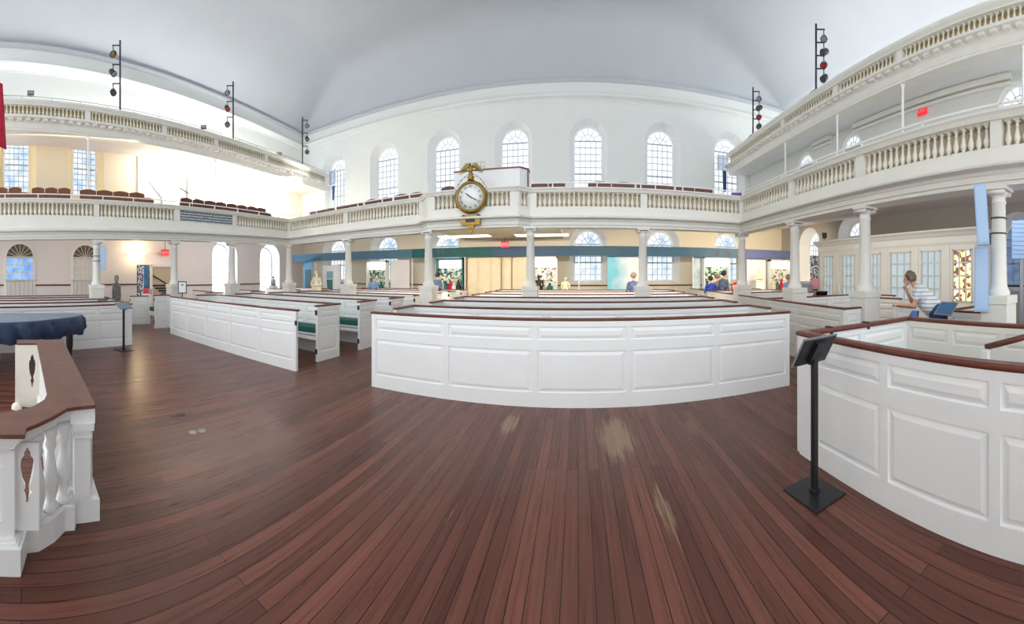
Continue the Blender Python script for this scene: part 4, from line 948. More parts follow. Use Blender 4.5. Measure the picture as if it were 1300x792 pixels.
# ------------------------------------------------------------------ exit signs
EXR = mat('exit_red', (.7, .02, .03), .4, emit=(.9, .03, .05), estr=.35); EXW = mat('exit_white', (.8, .6, .6), .4)
def exit_sign(loc, rz, label, w_=.32, h_=.2, hang=0.):
    t = thing('exit_sign', label, 'exit sign', loc, rz, 'red exit signs')
    MB().box(-w_ / 2, w_ / 2, -.03, .03, -h_ / 2, h_ / 2).build('box', EXR, t)
    m = MB(); text_geo(m, 'EXIT', h_ * .62, T(0, -.034, 0) @ Rx(PI / 2), extr=.002); m.build('lettering', EXW, t)
    m = MB().box(-w_ / 2, w_ / 2, -.04, .04, h_ / 2, h_ / 2 + .03)
    if hang: m.tube([(0, 0, h_ / 2), (0, 0, h_ / 2 + hang)], .012, 6)
    m.build('top_cap', BLACK, t)
p = lwall(207); exit_sign((p.x + .25, p.y, 2.72), -PI / 2 - .1 + PI, 'red exit sign hanging at the stair doorway', .34, .24, .6)
exit_sign((onY(641, 14.3), 14.3, 2.98), 0, 'red exit sign above the cream doors at the rear', .34, .22, .16)
struct(MB().box(onY(566, 12.5), onY(712, 12.5), 10.6, 14.8, 3.26, 3.36).box(onY(566, 12.5), onY(712, 12.5), 14.7, 14.8, 3.26, 3.9).build('ceiling_dropped', mat('cream_ceiling_paint', (.78, .70, .54), .7)))
exit_sign((RWU - .04, onX(1172, RWU), 1.7 + (350 - 141) / F * (RWU / math.sin(az(1172)))), -PI / 2, 'red exit sign on the right upper gallery wall', .32, .26)
p = lwall(205); exit_sign((p.x + .06, p.y, 1.7 + (350 - 217) / F * p.length), PI / 2, 'red exit sign on the left upper gallery wall', .22, .24)

# ------------------------------------------------------------------ left wall fittings
def on_wall(px): p = lwall(px); return p
angL = math.atan2(dL.y, dL.x)      # along the wall, room on the right
def wall_item(px, off=0.0): p = lwall(px); q = p + Vector((dL.y, -dL.x)) * off; return (q.x, q.y, 0)
# stair doorway (dark opening with stair and rail)
e = bpy.data.objects.new('door_1', None); COL.objects.link(e); struct(e); e.location = wall_item(205, .0); e.rotation_euler = (0, 0, angL)
w_ = .5; hD = 1.7 + 12 / F * 14.8
MB().box(-w_ - .12, -w_, -.08, 0, 0, hD + .1).box(w_, w_ + .12, -.08, 0, 0, hD + .1).box(-w_ - .12, w_ + .12, -.08, 0, hD, hD + .12).box(-w_ - .25, w_ + .3, -.05, 0, hD + .62, hD + .68).build('door_casing', WALLP, e)
MB().box(-w_, w_, -.02, -.005, 0, hD).build('stair_wall', mat('stair_wall_cream', (.55, .45, .32), .8), e)
m = MB()
for k in range(6): m.box(-w_ + .02 + .15 * k, w_, -.05 - .004 * k, -.02, 1.32 - .12 * k - .1, 1.32 - .12 * k - .02)
m.tube([(-w_, -.06, 1.72), (-w_ * .3, -.06, 1.55), (w_ * .5, -.06, 1.32), (w_ * .9, -.06, 1.12)], .025, 6); m.build('dark_stair', BLACK, e)
# shuttered windows
def shuttered(px, wide, label_blue, nm):
    e = bpy.data.objects.new(nm, None); COL.objects.link(e); struct(e); e.location = wall_item(px, 0); e.rotation_euler = (0, 0, angL)
    hw = wide / 2; zs_, zm, zt_ = .62, 1.55, 2.42
    brown = mat('fanlight_brown', (.12, .085, .05), .5)
    a = arch_pts(0, hw + .1, zs_, zt_); b = arch_pts(0, hw, zs_, zt_); m = MB()
    for i in range(len(a) - 1): m.add([(a[i][0], -.05, a[i][1]), (a[i + 1][0], -.05, a[i + 1][1]), (b[i + 1][0], -.07, b[i + 1][1]), (b[i][0], -.07, b[i][1])], [(0, 1, 2, 3)]); m.add([(a[i][0], -.05, a[i][1]), (a[i + 1][0], -.05, a[i + 1][1]), (a[i + 1][0], 0, a[i + 1][1]), (a[i][0], 0, a[i][1])], [(0, 1, 2, 3)]); 
    m.build('arched_casing', WHITE2, e)
    f_ = arch_pts(0, hw, zt_ - .02, zt_); m = MB().add([(x, -.03, z) for x, z in f_], [tuple(range(len(f_)))]); m.build('fanlight', brown, e)
    m = MB()
    for k in range(1, 8): an = PI * k / 8; m.tube([(0, -.04, zt_), (math.cos(an) * hw, -.04, zt_ + math.sin(an) * hw)], .012, 4)
    m.box(-hw, hw, -.06, -.02, zt_ - .04, zt_ + .04); m.build('fanlight_bars', WHITE2, e)
    MB().box(-hw, hw, -.03, -.02, zm, zt_ - .04).build('window_pane', label_blue, e)
    m = MB()
    for k in range(0, 6): x = -hw + 2 * hw * k / 5; m.box(x - .018, x + .018, -.06, -.03, zm, zt_)
    for k in range(0, 4): z = zm + (zt_ - zm) * k / 3; m.box(-hw, hw, -.06, -.03, z - .018, z + .018)
    m.build('sash_bars', WHITE2, e)
    m = MB().box(-hw, hw, -.05, -.01, zs_, zm - .02)
    for k in range(6): x = -hw + 2 * hw * (k + .5) / 6; m.box(x - hw * .12, x + hw * .12, -.075, -.05, zs_ + .06, zm - .1)
    m.box(-hw - .1, hw + .1, -.12, 0, zm - .04, zm + .02); m.build('shutter', WALLG, e)
shuttered(25, 1.05, SKYB, 'window_41'); shuttered(108, 1.05, WALLG, 'window_42')
struct(MB().sweep([tuple(LW0), tuple(lwall(186))], [(-.02, 1.30), (.03, 1.30), (.04, 1.33), (.03, 1.36), (-.02, 1.36)]).build('trim_6', MAHOG))
struct(MB().sweep([tuple(lwall(224)), tuple(lwall(270))], [(-.02, 1.22), (.03, 1.22), (.04, 1.25), (.03, 1.28), (-.02, 1.28)]).build('trim_7', MAHOG))
struct(MB().sweep([tuple(lwall(300)), tuple(lwall(330))], [(-.02, 1.22), (.03, 1.22), (.04, 1.25), (.03, 1.28), (-.02, 1.28)]).build('trim_8', MAHOG))
struct(MB().sweep([tuple(lwall(20)), tuple(lwall(131))], [(-.02, 0), (.018, 0), (.018, 4.2), (-.02, 4.2)]).build('trim_9', WALLG)) if False else None
struct(MB().sweep([(-13.4, BW), (9.6, BW)], [(-.02, 1.22), (.03, 1.22), (.04, 1.25), (.03, 1.28), (-.02, 1.28)]).build('trim_10', MAHOG))
# wall lamp
p = wall_item(172, .12); t = thing('wall_lamp', 'long glowing wall lamp above the blue portrait banner', 'wall lamp', (p[0], p[1], 2.62), angL)
MB().box(-.35, .35, -.04, .04, 0, .05).build('lamp_bar', mat('lamp_glow', (1, .9, .7), .4, emit=(1, .78, .42), estr=5), t); MB().box(-.36, .36, -.045, .045, .05, .07).box(-.02, .02, 0, .14, .02, .06).build('shade', WHITE, t)
l = bpy.data.lights.new('lamp', 'POINT'); l.energy = 22; l.color = (1, .76, .42); l.shadow_soft_size = .15; lo = bpy.data.objects.new('lamp_light', l); lo.location = (p[0] + .25, p[1], 2.78); COL.objects.link(lo)
# portrait banner
p = wall_item(168.5, 1.0); t = thing('portrait_banner', 'tall blue banner printed with many small portraits by the stair doorway', 'banner', p, angL)
hb_ = 1.7 + 14 / F * 13.6
MB().box(-.26, .02, -.02, 0, .14, hb_).build('portrait_print', MOS_B, t); MB().box(.02, .28, -.02, 0, .14, hb_).build('blue_print', mat('blue_print', (.05, .17, .33), .5, noise=.5, nscale=6), t); MB().box(-.28, .30, -.025, .02, .10, .14).box(-.28, .30, 0, .02, .1, hb_ + .02).box(-.3, .3, -.15, .15, 0, .03).box(-.02, .02, 0, .03, .0, .2).build('banner_frame', BLACK, t)
# red and grey leaflet boxes on pew
p = at(178, 414); t = thing('leaflet_box', 'red leaflet box on a white stand by the portrait banner', 'box', (p[0] - .62, p[1] + .45, 0), 1.2)
MB().box(-.14, .14, -.12, .12, 0, 1.06).build('stand', WHITE, t); MB().box(-.12, .08, -.1, .1, 1.06, 1.24).build('box', REDP, t); MB().box(.08, .2, -.1, .1, 1.06, 1.22).build('grey_box', GREYM, t)
# framed notice beside the column
p = PR(231.5, 11.4); t = thing('framed_notice', 'framed white notice on a stand beside the doorway column', 'framed notice', (p[0], p[1], 0), .9)
MB().box(-.14, .14, -.01, .015, 1.13, 1.52).build('frame', BLACK, t); MB().box(-.115, .115, -.014, -.01, 1.16, 1.49).build('paper', WHITE, t); MB().prism([(-.05, 1.40), (0, 1.38), (.05, 1.40), (0, 1.44)], .0145, .016, 0, Rx(PI / 2)).build('mark', NAVY, t); MB().box(-.012, .012, -.008, .012, 0, 1.13).box(-.14, .14, -.12, .12, 0, .02).build('stand', BLACK, t)
# cut-out of a standing man: a flat printed board
p = PR(148, 12.4); t = thing('standing_cutout', 'flat grey cut-out of a standing man in old dress by the left wall', 'cut-out', (p[0], p[1], 0), 1.35); t.scale = (.78, 1, 1)
prof = [(-.10, .05), (-.15, .45), (-.19, .8), (-.2, 1.1), (-.19, 1.32), (-.16, 1.41), (-.07, 1.46), (-.06, 1.49), (-.09, 1.55), (-.10, 1.63), (-.07, 1.70), (.0, 1.73), (.07, 1.70), (.10, 1.63), (.08, 1.55), (.05, 1.49), (.06, 1.46), (.15, 1.41), (.19, 1.3), (.2, 1.05), (.18, .75), (.13, .42), (.12, .05)]
MB().prism(prof, -.012, .012, 0, Rx(PI / 2)).build('figure_board', mat('print_grey_coat', (.16, .15, .16), .6, noise=.5, nscale=9), t)
MB().prism([(-.05, 1.53), (.04, 1.53), (.05, 1.65), (0, 1.69), (-.05, 1.64)], .0125, .015, 0, Rx(PI / 2)).build('printed_face', GREYM, t); MB().box(-.18, .18, -.12, .12, 0, .04).build('base', BLACK, t)
# small items lying on pews at left
for (px, py, lab) in ((130, 381, 'small dark open book on the pews behind the piano'), ):
    p = at(px, py, 1.03) if py > 352 else (0, 0); p = PR(px, 9.35); t = thing('open_book', lab, 'book', (p[0], p[1], 1.025), .5)
    MB().box(-.16, 0, -.1, .1, 0, .02, 0, Ry(.35)).box(0, .16, -.1, .1, 0, .02, 0, Ry(-.35)).build('pages', MAHOG, t)
# floor plates
for i, (px, py) in enumerate(((221, 527.5), (230, 526.5), (245, 549), (257, 547))):
    p = at(px, py); t = MB().lathe([(.05, 0), (.05, .004), (.035, .006)], 0, 0, .0, 20).build('floor_plate', IRON if i < 2 else mat('dull_brass', (.35, .33, .25), .5, .5), None, (p[0], p[1], 0))
    tag(t, ['darker worn round metal plate set in the open floor, left one of the farther pair', 'darker worn round metal plate set in the open floor, right one of the farther pair', 'pale worn round metal plate in the open floor, left one of the nearer pair', 'pale worn round metal plate in the open floor, right one of the nearer pair'][i], 'floor plate', 'round metal floor plates')

# ------------------------------------------------------------------ exhibits along the rear wall
def zat(py, px, Y): return EYE + (CY - py) / F * (Y / math.cos(az(px)))
YB = 14.84
t = thing('exhibit_banner', 'long blue and teal exhibit banner strung across the rear wall', 'banner', (0, YB, 0))
cols_ = [(372, 400, (.10, .30, .45)), (400, 523, (.12, .27, .40)), (523, 541, (.0, .14, .14)), (541, 625, (.0, .13, .125)), (625, 735, (.05, .13, .25)), (735, 812, (.06, .16, .25)), (812, 875, (.07, .20, .33)), (875, 946, (.10, .22, .35)), (946, 1004, (.17, .22, .48))]
for i, (a, b, c) in enumerate(cols_):
    x0_, x1_ = onY(a, YB), onY(b, YB); o = MB().box(x0_, x1_, -.02, .02, 2.53, 2.95).build('banner_length', mat('banner_%d' % i, tuple(q_ * .62 for q_ in c), .6, noise=.12, nscale=2), t); o['label'] = ('teal' if c[0] < .01 else 'blue') + ' stretch of the banner'
m = MB()
for px in (400, 523, 590, 735, 880, 1000): x = onY(px, YB); m.box(x - .02, x + .02, .02, .06, 0, 2.9)
m.build('supports', WHITE, t)
m = MB()        # printed silhouettes and small text on the banner
for k, px in enumerate((684, 692, 698, 705)): x = onY(px, YB); m.prism([(x - .08, 2.76), (x + .08, 2.76), (x + .03, 2.90), (x - .03, 2.90)], .0205, .023, 0, Rx(PI / 2))
for k, px in enumerate((556, 562)): x = onY(px, YB); m.lathe([(0.0, 0), (.10, .002)], 0, 0, 0, 12, 0, T(x, -.021, 2.78) @ Rx(PI / 2))
for px in (910, 923): x = onY(px, YB); m.lathe([(.0, 0), (.15, .002)], 0, 0, 0, 14, 0, T(x, -.021, 2.74) @ Rx(PI / 2))
m.build('printed_marks', NAVY, t)
# CENSORED board
t = thing('censored_board', 'blue exhibit board with a tilted CENSORED stamp beside the cream statue', 'exhibit board', (onY(391, 14.72), 14.72, 0))
MB().box(-.36, .36, -.03, .0, 0, 2.5).build('panel', mat('sky_panel', (.09, .27, .48), .5), t); MB().box(-.2, .28, -.04, -.03, .9, 2.05).build('dark_print', mat('dark_print', (.03, .09, .10), .5), t)
m = MB(); text_geo(m, 'CENSORED', .27, T(.36, -.07, 2.58) @ Rx(PI / 2) @ Rz(.2), extr=.012); m.box(-.35, -.31, -.06, -.02, 2.3, 2.5); m.build('lettering', mat('stamp_ink', (.01, .16, .24), .5), t)
def case(pa, pb, ytop, pm, label, Y=15.2, topm=None, figs=0):
    x0_, x1_ = onY(pa, Y), onY(pb, Y); c = (x0_ + x1_) / 2; hw = (x1_ - x0_) / 2; zt_ = zat(ytop, (pa + pb) / 2, Y)
    t = thing('display_case', label, 'display case', (c, Y, 0), 0, 'lit display cases along the rear wall')
    MB().box(-hw, hw, -.3, .0, 0, .9).box(-hw, -hw + .05, -.3, 0, .9, zt_).box(hw - .05, hw, -.3, 0, .9, zt_).box(-hw, hw, -.3, 0, zt_ - .08, zt_).build('cabinet', topm or WHITE, t)
    MB().box(-hw + .05, hw - .05, -.06, -.03, .9, zt_ - .45).build('printed_back', pm, t)
    MB().box(-hw + .05, hw - .05, -.06, -.03, zt_ - .45, zt_ - .08).build('lit_header', mat('header_glow', (.95, .97, .8), .5, emit=(.95, 1, .85), estr=.8) if 'header_glow' not in MATS else MATS['header_glow'], t)
    for k in range(figs):
        fx = -hw + .15 + (2 * hw - .3) * (k + .5) / figs; m = MB().ball((fx, -.17, 1.45 - .1 * (k % 2)), .06, 8, 6).lathe([(.1, .9), (.13, 1.2), (.05, 1.4 - .1 * (k % 2))], fx, -.17, 0, 8); m.build('small_figure', [CREAMS, TEAL, RED, WHITE, HAIRD][k % 5], t)
    return t
case(469, 494, 331, MOS_G, 'green topped display case behind the man in a striped blue shirt', figs=2)
case(557, 590, 328, MOS_G, 'teal display case crowded with figures right of the man in a plaid shirt', figs=5, topm=TEAL)
case(678, 708, 326, MOS_W, 'bright display case beside the dark figurine near the centre column', figs=2)
case(891, 923, 326, MOS_G, 'display case behind the group of visitors', figs=3)
case(974, 1000, 330, MOS_W, 'display case with pale figures at the right end of the exhibit', figs=4)
def panel(pa, pb, y0_, m_, label, Y=15.15, z0=0.0, cat='exhibit panel'):
    x0_, x1_ = onY(pa, Y), onY(pb, Y); t = thing('exhibit_board', label, cat, ((x0_ + x1_) / 2, Y, 0), 0, 'flat exhibit panels'); hw = (x1_ - x0_) / 2; zt_ = zat(y0_, (pa + pb) / 2, Y)
    MB().box(-hw, hw, -.02, .02, z0, zt_).build('board', m_, t); return t
def gradient(name, ca, cb, axis=0, w_=1.5, emit=0):
    m = bpy.data.materials.new(name); m.use_nodes = True; nt = m.node_tree; b = nt.nodes['Principled BSDF']; N = nt.nodes.new; L_ = nt.links.new
    tc = N('ShaderNodeTexCoord'); s_ = N('ShaderNodeSeparateXYZ'); L_(tc.outputs['Object'], s_.inputs[0]); nn = N('ShaderNodeTexNoise'); nn.inputs['Scale'].default_value = 1.5; L_(tc.outputs['Object'], nn.inputs['Vector'])
    ad = N('ShaderNodeMath'); ad.operation = 'MULTIPLY_ADD'; ad.inputs[1].default_value = 1 / w_; L_(s_.outputs[axis], ad.inputs[0]); L_(nn.outputs['Fac'], ad.inputs[2])
    r = N('ShaderNodeValToRGB'); r.color_ramp.elements[0].color = (*ca, 1); r.color_ramp.elements[1].color = (*cb, 1); r.color_ramp.elements[0].position = .2; r.color_ramp.elements[1].position = .75; L_(ad.outputs[0], r.inputs[0]); L_(r.outputs[0], b.inputs['Base Color']); b.inputs['Roughness'].default_value = .5
    return m
panel(771, 812, 325, gradient('aqua_to_white_print', (.22, .62, .75), (.92, .93, .96)), 'aqua and white printed panel left of the column near the curly haired visitor')
panel(880, 889, 326, mat('pale_blue_print', (.55, .70, .82), .5, noise=.3, nscale=4), 'narrow pale blue panel left of the visitors')
panel(948, 972, 328, mat('lilac_white', (.82, .82, .92), .5), 'plain white panel behind the cream figurine on the right')
panel(496, 502, 331, WHITE, 'narrow white panel right of the green topped case')
panel(502, 520, 330, WALLP, 'cream exhibit panel left of the clock bay column')
t = panel(410, 428, 337, WHITE, 'white desk display with a dark screen near the cream statue'); MB().box(-.2, .2, -.06, -.02, 1.55, 1.95).build('screen', mat('screen_blue', (.2, .38, .45), .3), t); MB().prism([(-.15, 1.0), (.2, .9), (.2, 1.5), (-.2, 1.5)], .03, .06, 0, Rx(PI / 2)).build('dark_print', TEAL, t)
panel(428, 432, 335, WHITE2, 'narrow tall white panel left of the rear column')
# cream doors under the clock
t = thing('folding_doors', 'cream folding doors and wooden posts below the clock bay', 'doors', (onY(632, 15.1), 15.1, 0))
hw = (onY(672, 15.1) - onY(591, 15.1)) / 2; zt_ = 2.5; CRM = mat('cream_door_paint', (.80, .68, .48), .6, noise=.08, nscale=3)
MB().box(-hw, hw, 0, .05, 0, zt_).build('backing', CRM, t)
for k in range(5):
    a = -hw + 2 * hw * k / 5 + .03; b = -hw + 2 * hw * (k + 1) / 5 - .03; q = MB().box(a, b, -.04, 0, 0, zt_ - .05); q.box(a + .08, b - .08, -.055, -.04, .2, 1.0).box(a + .08, b - .08, -.055, -.04, 1.15, zt_ - .2); q.build('door_leaf', CRM, t)
MB().box(-hw - .05, -hw + .06, -.08, .05, 0, zt_).box(hw * .42, hw * .46, -.08, 0, 0, zt_).box(hw * .10, hw * .14, -.08, 0, 0, zt_).build('posts', mat('tan_wood', (.33, .2, .1), .5), t)
# recessed ceiling lights above doors
for px, Y in ((590, 13.2), (688, 13.4)):
    t = thing('ceiling_panel_light', 'flat lit ceiling panel under the clock bay, %s of the doors' % ('left' if px < 650 else 'right'), 'ceiling light', (onY(px, Y), Y, 3.24), 0, 'lit ceiling panels')
    MB().box(-1.0, 1.0, -.25, .25, -.02, .0).build('diffuser', mat('panel_glow', (1, .95, .85), .5, emit=(1, .93, .78), estr=1.6) if 'panel_glow' not in MATS else MATS['panel_glow'], t); MB().box(-1.04, 1.04, -.29, .29, .0, .03).build('frame', WHITE, t)
# right lower corner bits
t = panel(1029, 1039, 322, MOS_B, 'dark mosaic portrait panel left of the glazed booth', 9.9); t.location = (*PR(1034.5, 13.8), 0); t.rotation_euler = (0, 0, -.6)
t = thing('poster_stand', 'pink poster left of the booth corner', 'poster', (*PR(1035, 13.4), 0), -.6); MB().box(-.14, .14, -.01, .01, 1.2, 1.6).build('poster', mat('pink_print', (.75, .3, .35), .6), t); MB().box(-.01, .01, 0, .02, 0, 1.2).build('stand', BLACK, t)
t = thing('covered_table', 'grey covered table left of the pink poster', 'table', (*PR(1024, 13.2), 0), -.6); MB().box(-.25, .25, -.2, .2, .0, 1.15).box(-.2, .2, -.1, .1, 1.15, 1.4).build('cover', SLATE, t)

# ------------------------------------------------------------------ people
def capsule(mb, a, b, ra, rb, seg=10):
    a = Vector(a); b = Vector(b); mb.tube([a, a.lerp(b, .5), b], [ra, (ra + rb) / 2, rb], seg); mb.ball(a, ra, seg, 6); mb.ball(b, rb, seg, 6)
def figure(name, segs, mats_, parent, voxel=.012, smooth_it=3, extra=None):
    """one continuous skin from tapered limbs: segs = (a, b, ra, rb, material index)"""
    mb = MB()
    for (a, b, ra, rb, mi) in segs: capsule(mb, a, b, ra, rb)
    for (c, r, s_, mi) in (extra or []): mb.ball(c, r, 16, 10, 0, s_)
    me = mb.mesh(name, mats_); ob = bpy.data.objects.new('tmp', me); COL.objects.link(ob)
    r = ob.modifiers.new('r', 'REMESH'); r.mode = 'VOXEL'; r.voxel_size = voxel; r.adaptivity = 0
    s_ = ob.modifiers.new('s', 'SMOOTH'); s_.iterations = smooth_it; s_.factor = .5
    dg = bpy.context.evaluated_depsgraph_get(); dg.update(); m2 = bpy.data.meshes.new_from_object(ob.evaluated_get(dg)); m2.name = name
    bpy.data.objects.remove(ob)
    m2.materials.clear()
    for m in mats_: m2.materials.append(m)
    nf = len(m2.polygons); co = np.zeros(nf * 3); m2.polygons.foreach_get('center', co); co = co.reshape(-1, 3); best = np.full(nf, 1e9); idx = np.zeros(nf, int)
    for (a, b, ra, rb, mi) in segs:
        a = np.array(a); b = np.array(b); ab = b - a; tt = np.clip(((co - a) @ ab) / max(1e-9, ab @ ab), 0, 1); d = np.linalg.norm(co - (a + tt[:, None] * ab), axis=1) - (ra + (rb - ra) * tt)
        k = d < best; best[k] = d[k]; idx[k] = mi
    for (c, r_, s2, mi) in (extra or []):
        d = (np.linalg.norm((co - np.array(c)) / np.array(s2), axis=1) - r_); k = d < best; best[k] = d[k]; idx[k] = mi
    m2.polygons.foreach_set('material_index', idx.astype(np.int32)); m2.polygons.foreach_set('use_smooth', [True] * nf)
    o = bpy.data.objects.new(name, m2); COL.objects.link(o); o.parent = parent; return o
def hand_segs(w, d, up, mi=0, s=1.0, curl=.5):
    """palm and five fingers from wrist w along d; up is the back of the hand"""
    w = Vector(w); d = Vector(d).normalized(); up = Vector(up).normalized(); side_ = d.cross(up).normalized(); S_ = []
    for k, (o, L) in enumerate(((-.027, .062), (-.009, .072), (.009, .068), (.026, .053))):
        p0 = w + side_ * o * .6 * s; p1 = w + d * .085 * s + side_ * o * s; S_.append((p0, p1, .016 * s, .0125 * s, mi))
        d1 = (d - up * curl * .5).normalized(); d2 = (d - up * curl * 1.3).normalized(); p2 = p1 + d1 * L * .55 * s; p3 = p2 + d2 * L * .5 * s
        S_.append((p1, p2, .0105 * s, .009 * s, mi)); S_.append((p2, p3, .009 * s, .0075 * s, mi))
    t0 = w + d * .02 * s - side_ * .02 * s; t1 = t0 + (d * .6 - side_ * .7 - up * .2).normalized() * .045 * s; t2 = t1 + (d - side_ * .3 - up * .3).normalized() * .035 * s
    S_.append((t0, t1, .015 * s, .0115 * s, mi)); S_.append((t1, t2, .0115 * s, .009 * s, mi))
    return [(tuple(a), tuple(b), ra, rb, m_) for a, b, ra, rb, m_ in S_]
def head_parts(c, f, s=1.0, skin=0):
    """head ellipsoid, jaw, nose, ears; c centre, f facing (unit)"""
    c = Vector(c); f = Vector(f).normalized(); r = f.cross(Vector((0, 0, 1))).normalized(); u = r.cross(f)
    segs = [(c + u * .02 * s - f * .012 * s, c + u * .03 * s + f * .02 * s, .088 * s, .08 * s, skin), (c - u * .02 * s + f * .03 * s, c - u * .075 * s + f * .055 * s, .062 * s, .036 * s, skin),
            (c + f * .098 * s + u * .0, c + f * .112 * s - u * .03 * s, .010 * s, .014 * s, skin), (c + r * .082 * s - u * .015 * s, c + r * .086 * s - u * .045 * s, .013 * s, .010 * s, skin), (c - r * .082 * s - u * .015 * s, c - r * .086 * s - u * .045 * s, .013 * s, .010 * s, skin),
            (c + f * .092 * s - u * .058 * s + r * .014 * s, c + f * .092 * s - u * .058 * s - r * .014 * s, .010 * s, .010 * s, skin), (c + f * .082 * s + u * .02 * s + r * .05 * s, c + f * .088 * s + u * .022 * s + r * .02 * s, .012 * s, .012 * s, skin), (c + f * .082 * s + u * .02 * s - r * .05 * s, c + f * .088 * s + u * .022 * s - r * .02 * s, .012 * s, .012 * s, skin)]
    return [(tuple(a), tuple(b), ra, rb, m_) for a, b, ra, rb, m_ in segs]
def hair_obj(c, f, m_, parent, s=1.0, length=.0, puff=1.0):
    c = Vector(c); f = Vector(f).normalized(); r = f.cross(Vector((0, 0, 1))).normalized(); u = r.cross(f); mb = MB(); rnd = random.Random(3)
    for k in range(46):
        a = rnd.uniform(0, 2 * PI); b_ = rnd.uniform(.05, 1.0); th = b_ * (PI * .58 + length)
        dr = u * math.cos(th) + (r * math.sin(a) + f * math.cos(a)) * math.sin(th)
        if dr.dot(f) > .45 and dr.dot(u) < .62: continue
        q = c + u * .025 * s + dr * .088 * s * puff; mb.ball(q, .034 * s, 8, 5)
    mb.ball(c + u * .035 * s - f * .015 * s, .096 * s * puff, 16, 10)
    me = mb.mesh('hair', m_); ob = bpy.data.objects.new('hair', me); COL.objects.link(ob); ob.parent = parent
    rm = ob.modifiers.new('r', 'REMESH'); rm.mode = 'VOXEL'; rm.voxel_size = .01; sm_ = ob.modifiers.new('s', 'SMOOTH'); sm_.iterations = 2
    # keep the face clear
    return ob
def standing(px, r, face_deg, label, shirt, trousers, hair, h=1.72, zf=0.0, arms='down', grp=None, back=None, sx=1.0):
    x, y = PR(px, r); t = thing('person', label, 'person', (x, y, zf), math.radians(face_deg), grp); k = h / 1.72
    def P(a, b, c): return (a * k * sx, b * k, c * k)
    S_ = [(P(-.05, 0, .98), P(.05, 0, .98), .135 * k, .135 * k, 2), (P(0, 0, 1.0), P(0, .0, 1.18), .13 * k, .125 * k, 1), (P(-.06, 0, 1.2), P(.06, 0, 1.2), .12 * k, .12 * k, 1), (P(-.12, 0, 1.37), P(.12, 0, 1.37), .085 * k, .085 * k, 1), (P(0, 0, 1.25), P(0, 0, 1.38), .14 * k, .10 * k, 1), (P(0, -.01, 1.42), P(0, -.015, 1.52), .05 * k, .048 * k, 0)]
    for s_ in (-1, 1):
        S_ += [(P(.09 * s_, 0, .93), P(.1 * s_, -.01, .5), .088 * k, .06 * k, 2), (P(.1 * s_, -.01, .5), P(.1 * s_, .02, .09), .058 * k, .04 * k, 2), (P(.1 * s_, .03, .045), P(.11 * s_, -.14, .035), .042 * k, .034 * k, 3)]
        if arms == 'down': el, wr = P(.24 * s_, .02, 1.10), P(.25 * s_, -.05, .86)
        elif arms == 'front': el, wr = P(.23 * s_, -.0, 1.10), P(.12 * s_, -.22, 1.10)
        else: el, wr = P(.22 * s_, -.05, 1.12), P(.06 * s_, -.2, 1.3)
        S_ += [(P(.17 * s_, 0, 1.38), el, .052 * k, .042 * k, 1), (el, wr, .04 * k, .028 * k, 0)]
        d = Vector(wr) - Vector(el); S_ += hand_segs(wr, d, Vector((s_, 0, .2)), 0, k)
    f = Vector((0, -1, -.05)); hc = P(0, -.03, 1.62); S_ += head_parts(hc, f, k)
    figure('body', S_, [SKIN, shirt, trousers, BLACK], t, .013)
    hair_obj(hc, f, hair, t, k)
    return t
PLAID = mat('plaid_shirt', (.10, .17, .32), .8, noise=.6, nscale=14); STRB = mat('blue_striped_shirt', (.16, .25, .48), .8); BLUESH = mat('royal_blue_shirt', (.02, .07, .42), .8); GREYSH = mat('grey_blue_shirt', (.12, .16, .24), .8, noise=.2, nscale=8); PINKSH = mat('dusty_pink_shirt', (.4, .25, .28), .8); REDSH = mat('bright_red_shirt', (.75, .01, .02), .7)
def stripes(m, ca, cb, sc_):
    nt = m.node_tree; b = nt.nodes['Principled BSDF']; N = nt.nodes.new; tc = N('ShaderNodeTexCoord'); w2 = N('ShaderNodeTexWave'); w2.bands_direction = 'Z'; w2.inputs['Scale'].default_value = sc_; w2.inputs['Distortion'].default_value = .6; r = N('ShaderNodeValToRGB'); r.color_ramp.elements[0].color = (*ca, 1); r.color_ramp.elements[1].color = (*cb, 1); r.color_ramp.elements[0].position = .3; r.color_ramp.elements[1].position = .45
    nt.links.new(tc.outputs['Object'], w2.inputs['Vector']); nt.links.new(w2.outputs[0], r.inputs[0]); nt.links.new(r.outputs[0], b.inputs['Base Color'])
stripes(STRB, (.08, .12, .3), (.3, .42, .65), 5)
standing(474, 16.2, 200, 'person in a blue striped shirt facing the green topped case', STRB, DENIM, HAIRB, 1.70, 0, 'front')
standing(555.5, 14.6, 160, 'person in a dark plaid shirt beside the clock bay column', PLAID, DENIM, HAIRD, 1.80, 0, 'front')
standing(804, 12.6, 150, 'curly haired person with a bag strap left of the rear column', mat('navy_white_print', (.12, .17, .33), .8, noise=.7, nscale=16), DENIM, HAIRB, 1.78, 0, 'down')
standing(902.5, 13.5, 185, 'person in a royal blue shirt among the pews', BLUESH, DENIM, HAIRD, 1.66, 0, 'down', sx=1.15)
standing(911, 14.3, 150, 'person in a dusty pink top between two visitors', PINKSH, DENIM, HAIRB, 1.74, 0, 'front')
standing(918.5, 13.75, 120, 'dark haired person in a grey blue shirt looking down', GREYSH, DENIM, HAIRD, 1.86, 0, 'front')
standing(1000, 13.15, 100, 'person in a striped top partly behind the right gallery column', STRB, BLACK, HAIRB, 1.72, 0, 'front')
